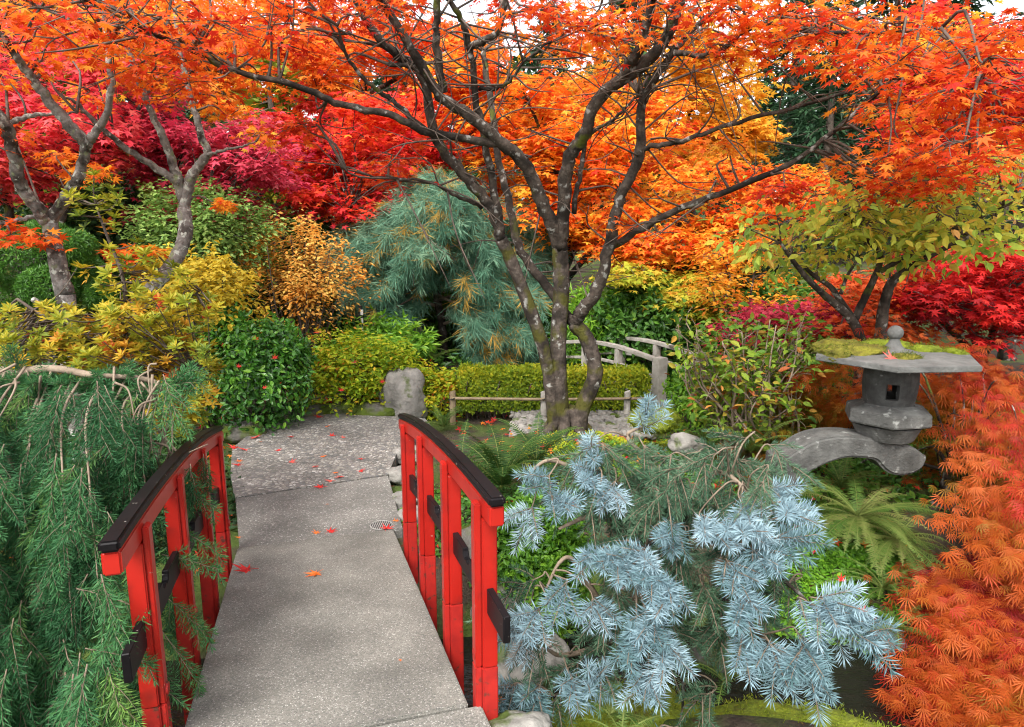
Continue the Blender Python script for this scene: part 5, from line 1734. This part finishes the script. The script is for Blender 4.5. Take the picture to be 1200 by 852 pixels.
    for (px, py) in [(615, 690), (600, 725), (610, 745), (660, 790), (640, 820), (600, 815), (690, 770), (760, 760), (880, 560), (830, 540), (780, 560), (850, 590), (805, 845), (820, 820), (850, 650), (880, 680), (905, 660), (860, 715), (895, 710), (825, 735), (870, 630), (920, 690), (780, 650), (800, 690), (760, 690)]:
        c, d = down(px + 20, py - 15, 2.5, r.uniform(-35, 5), r.uniform(10, 35), -.05)
        spray(c, d, .9, 9, .14, .45 + r.normal(0, .1), 'greyneedle', .032, .0030, 700, 48, .3, .15)


blue_spruce()


# ------------------------------------------------------------------ orange laceleaf maple on the right
def laceleaf():
    r = np.random.default_rng(141)
    c = np.array([2.95, 4.55, -.55])
    root = thing('laceleaf_maple', 'mounded orange laceleaf maple cascading down at the right edge beside the stone lantern', 'maple tree', (c[0], c[1], H(c[0], c[1])))
    n = 170
    d = norm(np.c_[r.normal(0, 1, n), r.normal(-.35, 1, n), np.abs(r.normal(0, .8, n)) - .1])
    R = np.array([1.22, 1.35, 1.66])
    C = c + d * R * r.uniform(.74, 1.06, n)[:, None]
    extra = [(1110, 480, 25, 40, 4.8, 5.2, 12), (1105, 560, 30, 45, 4.78, 5.1, 16), (1115, 630, 25, 40, 4.76, 5.0, 10), (1070, 470, 40, 25, 4.9, 5.3, 10), (1130, 420, 70, 25, 4.3, 5.0, 18), (1150, 480, 60, 50, 3.9, 4.6, 26), (1165, 560, 50, 60, 3.7, 4.3, 24), (1140, 650, 60, 50, 3.4, 3.9, 28), (1150, 730, 60, 50, 3.2, 3.6, 30), (1120, 790, 50, 40, 3.1, 3.4, 22), (1170, 820, 50, 40, 2.9, 3.3, 24), (960, 440, 25, 30, 5.2, 5.6, 12), (975, 480, 30, 25, 5.0, 5.6, 14)]
    for (cx, cy_, rx, ry, Y0, Y1, k) in extra:
        for _ in range(int(k * .62)):
            a, q = r.uniform(0, 6.283), math.sqrt(r.uniform(0, 1))
            C = np.vstack([C, P(cx + rx * q * math.cos(a), cy_ + ry * q * math.sin(a), r.uniform(Y0, Y1))])
    # keep the sprays clear of the lantern
    pxs = 600 + FPX * C[:, 0] / (C[:, 1] * cp + (CAMZ - C[:, 2]) * sp_)
    lim = 1112 + 22 * np.sin(C[:, 2] * 7 + 1) + r.normal(0, 16, len(C)) - 42 * (C[:, 2] < -.2)
    C = C[(pxs > lim) | (C[:, 1] > 4.75)]
    keep = ~((np.abs(C[:, 0] - 2.37) < .50) & (np.abs(C[:, 1] - 4.25) < .42) & (C[:, 2] > -.1) & (C[:, 2] < 1.0))
    C = C[keep]
    tb = MB()
    f = c + np.array([.2, .1, .55])
    g0 = np.array([c[0], c[1], H(c[0], c[1]) - .1])
    tube(tb, [g0, (g0 + f) / 2 + [.08, .05, 0], f], [.08, .07, .06], 9, sub=5, wob=.05, r=r)
    for p in C[::4]:
        if p[0] < 2.72: continue
        m1 = f + (p - f) * .4 + [0, 0, .22] + r.normal(0, .05, 3)
        m2 = f + (p - f) * .8 + [0, 0, .14] + r.normal(0, .04, 3)
        tube(tb, [f, m1, m2, p], [.014, .008, .005, .002], 5, sub=4)
    tb.build('trunk', M['bark'], root, True)
    per = 95
    idx = np.repeat(np.arange(len(C)), per)
    N = len(idx)
    out = norm((C - c) / R)[idx]
    t = r.uniform(0, 1, N)
    flow = norm(out * np.array([.8, .8, .1]) + np.array([0, 0, -.6]))
    lat = norm(np.cross(flow, out) + 1e-4)
    pos = C[idx] + flow * (t * .33)[:, None] + lat * (r.normal(0, .10, N))[:, None] + out * (r.normal(0, .04, N))[:, None]
    nr = out + r.normal(0, .5, (N, 3)) + [0, -.1, .15]
    hint = flow + [0, 0, -.4] + lat * r.normal(0, .38, N)[:, None] + r.normal(0, .2, (N, 3))
    low = np.clip((pos[:, 2] + .1) / .5, -1, 1)
    band = np.exp(-((pos[:, 2] - .18) / .26) ** 2)
    tone = .54 - .26 * band * (pos[:, 1] > 3.7) + .13 * np.where(pos[:, 2] < -.15, 1, 0) + .17 * snoise(C, 2.6, 3)[idx] + r.normal(0, .13, len(C))[idx] + r.normal(0, .09, N)
    m = MB()
    inst(m, LACE[0], LACE[1], pos, frames(nr, hint), r.uniform(.05, .10, N), tone)
    m.build('crown', L['lace'], root)


laceleaf()

# ------------------------------------------------------------------ stone lantern
def lantern():
    Yl = 4.25
    k = 1.0
    cz = lambda py: P(1041, py, Yl)[2]
    cx = P(1041, 470, Yl)[0]
    pxm = (Yl * cp + .9 * sp_) / FPX            # metres per photo pixel there
    root = thing('stone_lantern', 'grey stone garden lantern with a mossy broad roof on a curved stone arm', 'stone lantern', (cx - .35, Yl, cz(560)))

    def lathe(prof, seg=6, rot=0.0, bev=.004, mat='stone', name='x', smooth=False):
        bm = bmesh.new()
        rings = []
        for (rr, z) in prof:
            rings.append([bm.verts.new((cx + rr * math.cos(rot + 2 * math.pi * i / seg), Yl + rr * math.sin(rot + 2 * math.pi * i / seg), z)) for i in range(seg)])
        for a, b in zip(rings[:-1], rings[1:]):
            for i in range(seg):
                bm.faces.new([a[i], a[(i + 1) % seg], b[(i + 1) % seg], b[i]])
        bm.faces.new(rings[0]); bm.faces.new(rings[-1][::-1])
        bmesh.ops.recalc_face_normals(bm, faces=bm.faces)
        if bev:
            e = [e for e in bm.edges if len(e.link_faces) == 2 and e.calc_face_angle(0) > .45]
            bmesh.ops.bevel(bm, geom=e, offset=bev, segments=2, affect='EDGES')
        return bm_obj(name, bm, M[mat], root, smooth)

    W = lambda px: px * pxm
    # roof: wide hexagonal slab with a shallow crown
    zb_ = cz(421)
    lathe([(W(20), zb_ + .02), (W(80), zb_ - .004), (W(93), zb_), (W(93), zb_ + .033), (W(60), zb_ + .045), (W(22), zb_ + .054), (W(14), zb_ + .055)], 6, R_(4), .004, 'stone_pale', 'roof')
    # finial: flared foot, neck and ball
    zf = zb_ + .046
    prof = [(W(22), zf), (W(21.5), zf + .014), (W(13), zf + .022), (W(9), zf + .04), (W(6.5), zf + .062), (W(5.2), zf + .08), (W(5.4), zf + .09)]
    fin = lathe(prof, 24, 0, 0, 'stone_pale', 'finial', True)
    bm = bmesh.new()
    bmesh.ops.create_uvsphere(bm, u_segments=24, v_segments=16, radius=W(8.6), matrix=Matrix.Translation((cx, Yl, zf + .085 + W(7))))
    bm_obj('ball', bm, M['stone_pale'], fin, True)
    # fire box: a drum with an opening right through it
    ztop, zbot = zb_ + .012, cz(472)
    bm = bmesh.new()
    seg, hr = 40, W(29.5)
    win = .50
    rings = []
    zs = np.linspace(zbot, ztop, 13)
    for z in zs:
        u = (z - zbot) / (ztop - zbot) * 2 - 1
        rr = hr * (1 - .10 * u * u)
        rings.append([bm.verts.new((cx + rr * math.cos(2 * math.pi * i / seg), Yl + rr * math.sin(2 * math.pi * i / seg), z)) for i in range(seg)])
    inn = []
    for z in zs:
        inn.append([bm.verts.new((cx + hr * .68 * math.cos(2 * math.pi * i / seg), Yl + hr * .68 * math.sin(2 * math.pi * i / seg), z)) for i in range(seg)])
    def hole(i, j):
        a = 2 * math.pi * (i + .5) / seg
        h = any(abs(((a - ca + math.pi) % (2 * math.pi)) - math.pi) < .30 for ca in (R_(-112), R_(68)))
        return h and 2 <= j <= 5
    for j in range(12):
        for i in range(seg):
            i2 = (i + 1) % seg
            if not hole(i, j):
                bm.faces.new([rings[j][i], rings[j][i2], rings[j + 1][i2], rings[j + 1][i]])
                bm.faces.new([inn[j][i2], inn[j][i], inn[j + 1][i], inn[j + 1][i2]])
            else:
                for (di, dj, q) in ((-1, 0, (0, 3)), (1, 0, (1, 2)), (0, -1, (0, 1)), (0, 1, (3, 2))):
                    if not hole((i + di) % seg, j + dj):
                        o_ = [rings[j][i], rings[j][i2], rings[j + 1][i2], rings[j + 1][i]]
                        n_ = [inn[j][i], inn[j][i2], inn[j + 1][i2], inn[j + 1][i]]
                        bm.faces.new([o_[q[0]], o_[q[1]], n_[q[1]], n_[q[0]]])
    for i in range(seg):
        i2 = (i + 1) % seg
        bm.faces.new([rings[0][i2], rings[0][i], inn[0][i], inn[0][i2]])
        bm.faces.new([rings[-1][i], rings[-1][i2], inn[-1][i2], inn[-1][i]])
    bm_obj('fire_box', bm, M['stone_dark'], root)
    # platform: bevelled hexagonal disc on a tapering foot
    z1, z2, z3, z5 = zbot + .001, cz(478), cz(491), P(1041, 518, Yl - .12)[2] - .004
    lathe([(W(30), z1 + .004), (W(30), z1), (W(48), z2), (W(49), z3), (W(46), z3 - .008), (W(38), z3 - .02)][::-1], 6, R_(10), .005, 'stone', 'platform')
    lathe([(W(30), z5), (W(38), z3 - .0215)], 28, 0, .004, 'stone', 'platform_foot')
    # the curved stone arm, cut from a thick slab
    ol = [(913, 541), (922, 530), (936, 521), (950, 513), (968, 507), (996, 505), (1025, 508), (1055, 513), (1072, 518), (1083, 526), (1087, 537), (1082, 549), (1070, 556), (1056, 558), (1043, 555), (1034, 548), (1028, 541),
          (1018, 538), (994, 537), (972, 543), (955, 551), (941, 560), (934, 572), (930, 592), (912, 596), (911, 562)]
    pts = np.array([P(x, y + (7 if 0 < i < 10 else 0), Yl - .12) for i, (x, y) in enumerate(ol)])
    pc, _ = catmull(np.vstack([pts, pts[:1]]), np.ones(len(pts) + 1), 3)
    pc = pc[:-1]
    bm = bmesh.new()
    fr = [bm.verts.new((p[0], Yl - .12, p[2])) for p in pc]
    bk = [bm.verts.new((p[0], Yl + .12, p[2])) for p in pc]
    bm.faces.new(fr); bm.faces.new(bk[::-1])
    nn = len(pc)
    for i in range(nn):
        bm.faces.new([fr[i], fr[(i + 1) % nn], bk[(i + 1) % nn], bk[i]])
    bmesh.ops.recalc_face_normals(bm, faces=bm.faces)
    e = [e for e in bm.edges if len(e.link_faces) == 2 and e.calc_face_angle(0) > 1.2]
    bmesh.ops.bevel(bm, geom=e, offset=.016, segments=3, affect='EDGES')
    bm_obj('curved_arm', bm, M['stone'], root)
    # moss pads lying on the roof
    r = np.random.default_rng(7)
    ro = R_(12)
    for (ax, ay, rx, ry, hh, sd_) in [(-.78, -.08, .18, .24, .085, 1), (-.42, .0, .36, .26, .085, 2), (-.08, -.42, .2, .12, .05, 3), (.46, .10, .26, .16, .065, 4), (.80, .05, .15, .15, .045, 5), (.12, .52, .42, .22, .075, 6), (-.5, .45, .35, .3, .09, 7)]:
        bm = bmesh.new()
        bmesh.ops.create_icosphere(bm, subdivisions=4, radius=1)
        Rr = W(91)
        for v in bm.verts:
            p = v.co.copy()
            kk = 1 + .3 * mnoise.noise(p * 1.6 + Vector((sd_ * 3, 0, 0))) + .16 * mnoise.noise(p * 5 + Vector((sd_, 0, 0)))+ .07 * mnoise.noise(p * 14)
            x, y = ax * Rr + p.x * rx * Rr * kk, ay * Rr + p.y * ry * Rr * kk
            rad = math.hypot(x, y)
            zz = zb_ + .030 + .02 * (1 - min(rad / Rr, 1))
            v.co = Vector((cx + x, Yl + y, zz + p.z * hh * .62 * kk - (0.03 if rad > Rr * .97 else 0)))
        mo = bm_obj('moss', bm, M['moss_dark'] if sd_ in (1, 2, 3, 7) else M['moss'], root, True)
        mv = np.array([v.co[:] for v in mo.data.vertices]); mn = np.array([v.normal[:] for v in mo.data.vertices])
        ii = r.integers(0, len(mv), 1600)
        ps = mv[ii] + r.normal(0, .008, (1600, 3))
        tb = MB()
        inst(tb, NARROW[0], NARROW[1], ps, frames(r.normal(size=(1600, 3)), mn[ii] + r.normal(0, .6, (1600, 3))), .013 * r.uniform(.5, 1.2, 1600), (.12 if sd_ in (1, 2, 3, 7) else .40) + r.normal(0, .15, 1600))
        tb.build('moss_tufts', L['moss'], mo)


M['moss_dark'] = noise_mat('brown_green_moss', [(.25, (.05, .045, .008)), (.5, (.12, .11, .012)), (.75, (.20, .19, .02))], 16, 8, .95, .9, 60, [((.09, .05, .015), 12, .58, .7)], .02)
lantern()

# ------------------------------------------------------------------ grey wooden bridge beyond the maple
def grey_bridge():
    a0, a1 = np.array([1.61, 7.62]), np.array([.80, 8.95])
    ax = (a1 - a0) / np.linalg.norm(a1 - a0)
    nrm_ = np.array([-ax[1], ax[0]]) * -1          # towards the right hand rail
    Wd = .62
    Ln = np.linalg.norm(a1 - a0) + .5
    root = thing('wooden_footbridge', 'weathered grey wooden footbridge with low arched handrails beyond the central maple', 'footbridge', (a0[0], a0[1], -.3))
    def q(s, t, z): 
        p = a0 + ax * s + nrm_ * t
        return np.array([p[0], p[1], z])
    zh = lambda s: .25 + .10 * math.sin(math.pi * min(max((s + .1) / Ln, 0), 1)) - .06 * s / Ln
    zd = lambda s: zh(s) - .52
    bm = bmesh.new()
    rows = []
    for i in range(13):
        s = -.05 + (Ln + .05) * i / 12
        rows.append([bm.verts.new(q(s, t, z)) for t, z in ((.03, zd(s)), (Wd - .03, zd(s)), (Wd - .03, zd(s) - .07), (.03, zd(s) - .07))])
    for a, b in zip(rows[:-1], rows[1:]):
        for k in range(4): bm.faces.new([a[k], a[(k + 1) % 4], b[(k + 1) % 4], b[k]])
    bm.faces.new(rows[0]); bm.faces.new(rows[-1][::-1])
    bm_obj('deck', bm, M['pebbled'], root)
    for t in (0, Wd):
        rails = []
        for (dz, hh, ww) in ((0, .045, .075), (-.20, .035, .05)):
            bm = bmesh.new(); rows = []
            for i in range(17):
                s = (.04 if dz else -.02) + (Ln - .02) * i / 16
                z = zh(s) + dz
                rows.append([bm.verts.new(q(s, t + u, z + v)) for u, v in ((-ww / 2, 0), (ww / 2, 0), (ww / 2, hh), (-ww / 2, hh))])
            for a, b in zip(rows[:-1], rows[1:]):
                for k in range(4): bm.faces.new([a[k], a[(k + 1) % 4], b[(k + 1) % 4], b[k]])
            bm.faces.new(rows[0]); bm.faces.new(rows[-1][::-1])
            bmesh.ops.recalc_face_normals(bm, faces=bm.faces)
            e = [e for e in bm.edges if len(e.link_faces) == 2 and e.calc_face_angle(0) > .8]
            bmesh.ops.bevel(bm, geom=e, offset=.006, segments=2, affect='EDGES')
            bm_obj('handrail' if dz == 0 else 'middle_rail', bm, M['wood_grey'], root)
        for j, s in enumerate((-.02, Ln * .3, Ln * .62, Ln * .95)):
            hw = .062 if j == 0 else .038
            zt = zh(s) + (.06 if j == 0 else -.001)
            zl = -.5 if j == 0 else zd(s) - .1
            bm = bmesh.new()
            vs = [[bm.verts.new(q(s + ds * hw - (.08 if j == 0 else 0), t + dt * hw, z)) for ds, dt in ((-1, -1), (1, -1), (1, 1), (-1, 1))] for z in (zl, zt)]
            for k in range(4): bm.faces.new([vs[0][k], vs[0][(k + 1) % 4], vs[1][(k + 1) % 4], vs[1][k]])
            bm.faces.new(vs[1]); bm.faces.new(vs[0][::-1])
            bmesh.ops.recalc_face_normals(bm, faces=bm.faces)
            bmesh.ops.bevel(bm, geom=list(bm.edges), offset=.008, segments=2, affect='EDGES')
            bm_obj('post', bm, M['wood_grey'], root)


grey_bridge()

# ------------------------------------------------------------------ brown stemmed hydrangea between the maple and the lantern
def hydrangea():
    r = np.random.default_rng(151)
    b = P(880, 505, 5.4)
    z0 = H(b[0], b[1])
    root = thing('hydrangea_shrub', 'tangled brown stemmed hydrangea with green and withered leaves left of the stone lantern', 'hydrangea', (b[0], b[1], z0))
    st, lf = MB(), MB()
    tips, dirs = [], []
    for k in range(64):
        a = r.uniform(0, 6.283)
        px, py = r.uniform(790, 950), r.uniform(372, 470)
        e = P(px, py, 5.4 + r.uniform(-.5, .6))
        s = np.array([b[0] + r.normal(0, .12), b[1] + r.normal(0, .12), z0 - .05])
        m1 = s + (e - s) * .35 + np.array([r.normal(0, .06), r.normal(0, .06), .12])
        m2 = s + (e - s) * .7 + np.array([r.normal(0, .08), r.normal(0, .08), .06])
        pts, rad = catmull([s, m1, m2, e], np.array([.013, .010, .007, .004]), 5)
        tube(st, pts, rad, 5)
        for i in r.integers(6, len(pts), 7):
            d = norm(pts[i] - pts[i - 1] + r.normal(0, .6, 3) * .1)
            q = pts[i] + norm(r.normal(size=3) + [0, 0, .5]) * r.uniform(.06, .2)
            tube(st, [pts[i], (pts[i] + q) / 2 + r.normal(0, .015, 3), q], [.004, .003, .0015], 4, sub=2)
            for _ in range(6):
                tips.append(q + r.normal(0, .05, 3)); dirs.append(norm(q - pts[i]))
    st.build('stems', M['twig_tan'], root, True)
    tips, dirs = np.array(tips), np.array(dirs)
    n = len(tips)
    inst(lf, OVAL[0], OVAL[1], tips, frames(np.array([0, 0, 1.]) + r.normal(0, .5, (n, 3)), dirs + r.normal(0, .7, (n, 3)) + [0, 0, -.3]), r.uniform(.045, .10, n), .33 + .15 * snoise(tips, 4, 3) + r.normal(0, .17, n) + (r.uniform(0, 1, n) < .07) * .5)
    lf.build('foliage', L['hydra'], root)


hydrangea()

# ------------------------------------------------------------------ ferns
fern('dark green sword fern standing between the right red railing and the central maple', 588, 572, 4.9, .80, 20, 1, .20, (48, 86))
fern('smaller dark sword fern just behind the far right red post', 540, 552, 5.2, .52, 14, 2, .24, (35, 80))
fern('dark sword fern left of the mossy maple trunk', 628, 545, 5.3, .55, 14, 3, .20, (30, 78))
fern('large drooping olive brown fern under the stone lantern', 1005, 605, 4.1, .52, 40, 4, .62, (-8, 55), width=.12, m=44)
fern('second olive fern drooping right of the one under the stone lantern', 1050, 632, 3.95, .42, 26, 17, .62, (-8, 50), width=.12, m=40)
fern('mid green fern in front of the olive brown fern by the stream bank', 1035, 690, 3.75, .40, 20, 5, .50, (10, 60), width=.10, m=38)
fern('yellow green fern at the left foot of the lantern arm', 930, 585, 4.15, .34, 11, 6, .72, (25, 75))
fern('dull green fern under the hydrangea', 880, 530, 5.0, .48, 16, 7, .55, (15, 65))
fern('bright green fern low under the blue spruce at the bottom', 715, 838, 2.3, .26, 8, 8, .62, (10, 50), azr=(-60, 200))
fern('small narrow fern on the moss mound under the spruce', 850, 800, 2.5, .24, 7, 9, .45, (30, 80))
fern('yellow green fern tip at the very bottom under the spruce', 728, 865, 2.15, .2, 6, 10, .66, (30, 75))
fern('mid green fern right of the second wooden bridge', 820, 520, 5.6, .4, 13, 11, .5, (20, 70))
fern('fern below the hedge at the left end of the bamboo rail', 520, 500, 6.9, .4, 12, 12, .42, (30, 75))
fern('fresh green fern hanging over the dark water at the right', 1050, 735, 3.4, .3, 10, 13, .5, (-10, 40))
fern('shadowy fern beneath the lantern arm', 985, 572, 4.6, .42, 14, 14, .42, (20, 70))
fern('tall light green fern beneath the weeping pine', 500, 425, 9.4, .7, 14, 15, .58, (30, 75))
fern('light green fern behind the upright boulder', 455, 412, 8.8, .6, 14, 16, .6, (25, 70))

# ------------------------------------------------------------------ fallen leaves, every one an object
def leaf_mesh(seed, curl):
    r = np.random.default_rng(seed)
    T, F = star(7, .36, 0)
    V = T.copy()
    rad = np.hypot(V[:, 0], V[:, 1])
    V[:, 2] = .03 + curl * rad ** 2 * (.5 + .6 * np.sin(np.arctan2(V[:, 1], V[:, 0]) * 2 + seed)) + r.normal(0, .03, len(V))
    V[:, 2] = np.maximum(V[:, 2], .012)
    m = MB()
    m.add(V, F, r.uniform(.2, .9, len(F)))
    tube(m, [[0, 0, .03], [.02, -.35, .06], [.05, -.6, .03]], [.018, .014, .012], 4)
    return m


protos = {}
for mk in ('litter_red', 'litter_orange', 'litter_pink', 'litter_brown'):
    protos[mk] = []
    for s in range(3):
        o = leaf_mesh(s * 7 + 3, .25 + .12 * s).build('fallen_leaf', L[mk])
        protos[mk].append(o.data)
        bpy.data.objects.remove(o)
r = np.random.default_rng(171)
gF = 'fallen maple leaves on the path'


def drop(px, py, wpx, mk, label, z=None, tilt=0.0):
    zz = PATHZ
    if z is not None: zz = z
    x, y = gpt(px, py, zz)
    if z == 'deck': pass
    o = bpy.data.objects.new('fallen_leaf', protos[mk][int(r.integers(0, 3))])
    s = wpx / 2 / FPX * (y * cp + (CAMZ - zz) * sp_) * 1.4
    o.scale = (s, s, s)
    o.location = (x, y, zz + .001)
    o.rotation_euler = (tilt * r.normal(), tilt * r.normal(), r.uniform(0, 6.28))
    COL.objects.link(o)
    return tag(o, label, 'fallen leaf', gF)


def deck_z(px, py):
    z = -.1
    for _ in range(5):
        x, y = gpt(px, py, z)
        s = float((np.array([x, y]) - C0) @ U)
        z = deckz(s)
    return z + .002


drop(291, 668, 28, 'litter_red', 'red fallen leaf on the concrete deck close to the left railing', deck_z(291, 668))
drop(371, 672, 24, 'litter_orange', 'orange pink fallen leaf in the middle of the concrete deck', deck_z(371, 672))
drop(470, 774, 5, 'litter_orange', 'tiny orange leaf scrap alone on the near concrete deck', deck_z(470, 774))
drop(252, 751, 8, 'litter_brown', 'tiny brown leaf scrap at the left edge of the concrete deck', deck_z(252, 751))
drop(453, 620, 18, 'litter_red', 'red fallen leaf touching the round drain cover', PATHZ + .012)
drop(463, 611, 10, 'litter_orange', 'small orange fallen leaf right of the drain cover')
drop(386, 623.5, 16, 'litter_red', 'red fallen leaf on the joint before the concrete deck, right one of a pair')
drop(372, 625, 12, 'litter_orange', 'orange fallen leaf on the joint before the concrete deck, left one of a pair')
drop(281, 630, 9, 'litter_orange', 'small orange fallen leaf at the foot of the farthest left post')
drop(377, 571, 16, 'litter_red', 'deep red fallen leaf just before the joint of the pebbled paving')
drop(388, 564, 13, 'litter_pink', 'pink fallen leaf on the joint of the pebbled paving')
drop(398, 559, 13, 'litter_pink', 'pinkish fallen leaf just beyond the joint of the pebbled paving, in a cluster of three')
drop(394, 554, 8, 'litter_orange', 'small orange leaf on top of the cluster beyond the pebbled joint')
drop(422, 552, 11, 'litter_red', 'red fallen leaf right of the cluster beyond the pebbled joint')
drop(369, 547, 10, 'litter_pink', 'small pale pink fallen leaf in the middle of the pebbled paving')
drop(341, 542, 12, 'litter_pink', 'pink fallen leaf left of the centre of the pebbled paving')
drop(424, 538, 9, 'litter_red', 'small red fallen leaf on the right half of the pebbled paving')
drop(378, 535, 9, 'litter_orange', 'bright orange fallen leaf in the middle of the pebbled paving')
drop(325, 528, 9, 'litter_red', 'small red fallen leaf on the left half of the pebbled paving')
drop(342, 512, 10, 'litter_red', 'red fallen leaf in the far left part of the pebbled paving')
drop(389, 511, 10, 'litter_red', 'red fallen leaf at the far centre of the pebbled paving, left of two')
drop(403, 513, 8, 'litter_pink', 'pink fallen leaf at the far centre of the pebbled paving, right of two')
drop(383, 500, 7, 'litter_orange', 'small orange fallen leaf near the back edge of the pebbled paving')
drop(375, 489, 12, 'litter_red', 'red fallen leaf at the very back edge of the pebbled paving')
drop(298, 513, 14, 'litter_pink', 'pinkish red fallen leaf against the mossy edging stone at the left')
drop(276, 525, 14, 'litter_red', 'red fallen leaf beside the far end of the left railing, upper of the pile')
drop(288, 527, 13, 'litter_pink', 'pale red fallen leaf beside the far end of the left railing, right of the pile')
drop(280, 545, 14, 'litter_red', 'red fallen leaf by the farthest left post, front of the pile')
drop(279, 541, 10, 'litter_orange', 'orange fallen leaf lying in the pile by the farthest left post')
drop(306, 518, 5, 'litter_orange', 'tiny orange leaf scrap left on the pebbled paving')
drop(384, 591, 5, 'litter_orange', 'tiny orange leaf scrap on the speckled concrete slab')


def drop3(p, wpx, mk, label, nrm, grp='fallen maple leaves on the plants and bank'):
    o = bpy.data.objects.new('fallen_leaf', protos[mk][int(r.integers(0, 3))])
    s = wpx / 2 / FPX * (p[1] * cp + (CAMZ - p[2]) * sp_)
    o.scale = (s, s, s)
    o.location = p
    o.rotation_euler = Vector(nrm).to_track_quat('Z', 'Y').to_euler()
    COL.objects.link(o)
    return tag(o, label, 'fallen leaf', grp)


drop3(P(986, 680, 3.72), 18, 'litter_red', 'red leaf caught in the green ground cover beside the blue spruce, upper of two', (0, -.8, .5))
drop3(P(1010, 717, 3.5), 24, 'litter_red', 'large dark red leaf on the stream bank right of the blue spruce tips', (.1, -.8, .5))
drop3(P(592, 807, 2.62), 26, 'litter_brown', 'brown orange leaf at the foot of the nearest red post, upper one', (.1, -.5, .8))
drop3(P(586, 822, 2.55), 24, 'litter_orange', 'curled orange leaf at the foot of the nearest red post, lower one', (.3, -.6, .6))
drop3(P(1046, 421, 4.0), 30, 'litter_pink', 'pinkish fallen leaf on the mossy lantern roof in front of the finial', (0, -.35, 1))
drop3(P(642, 832, 2.5), 14, 'litter_red', 'dark red leaf under the lower left spruce sprays', (0, -.6, .8))

for px, py, Y, wp, mk, lab in [
        (262, 405, 6.45, 12, 'litter_red', 'small red leaf lying high on the left side of the glossy rhododendron'), (300, 398, 6.35, 11, 'litter_orange', 'small orange leaf lying near the top of the glossy rhododendron'),
        (322, 420, 6.3, 12, 'litter_red', 'red leaf lying on the right shoulder of the glossy rhododendron'), (280, 430, 6.2, 10, 'litter_red', 'red leaf caught in the middle of the glossy rhododendron'),
        (247, 440, 6.3, 12, 'litter_pink', 'pinkish leaf caught low on the left of the glossy rhododendron'), (310, 455, 6.15, 10, 'litter_red', 'red leaf caught low on the right of the glossy rhododendron'),
        (380, 432, 7.3, 12, 'litter_red', 'red leaf on the left part of the low yellow green shrub'), (415, 425, 7.2, 11, 'litter_pink', 'pale red leaf on top of the low yellow green shrub'),
        (448, 448, 7.15, 12, 'litter_red', 'red leaf on the right part of the low yellow green shrub'), (400, 458, 7.1, 12, 'litter_red', 'red leaf low on the front of the low yellow green shrub')]:
    drop3(P(px, py, Y), wp, mk, lab, (r.normal(0, .3), -.6, .8))

# red and orange leaves lying about under the trees, too many to count
m = MB()
n = 1400
x, y = r.uniform(-4, 3.6, n), r.uniform(3.8, 9.5, n)
ok = (dist_line(x, y, STREAM) > .8) & ~((x > -1.9) & (x < -.55) & (y < 7.2))
x, y = x[ok], y[ok]
n = len(x)
z = hgt(x, y) + .03
inst(m, STAR5[0], STAR5[1], np.c_[x, y, z], frames(np.array([0, 0, 1.]) + r.normal(0, .4, (n, 3)), r.normal(size=(n, 3))), r.uniform(.03, .06, n), r.uniform(0, 1, n))
tag(m.build('leaf_litter', L['scarlet']), 'red and orange leaf litter under the trees', 'leaf litter', None, 'stuff')
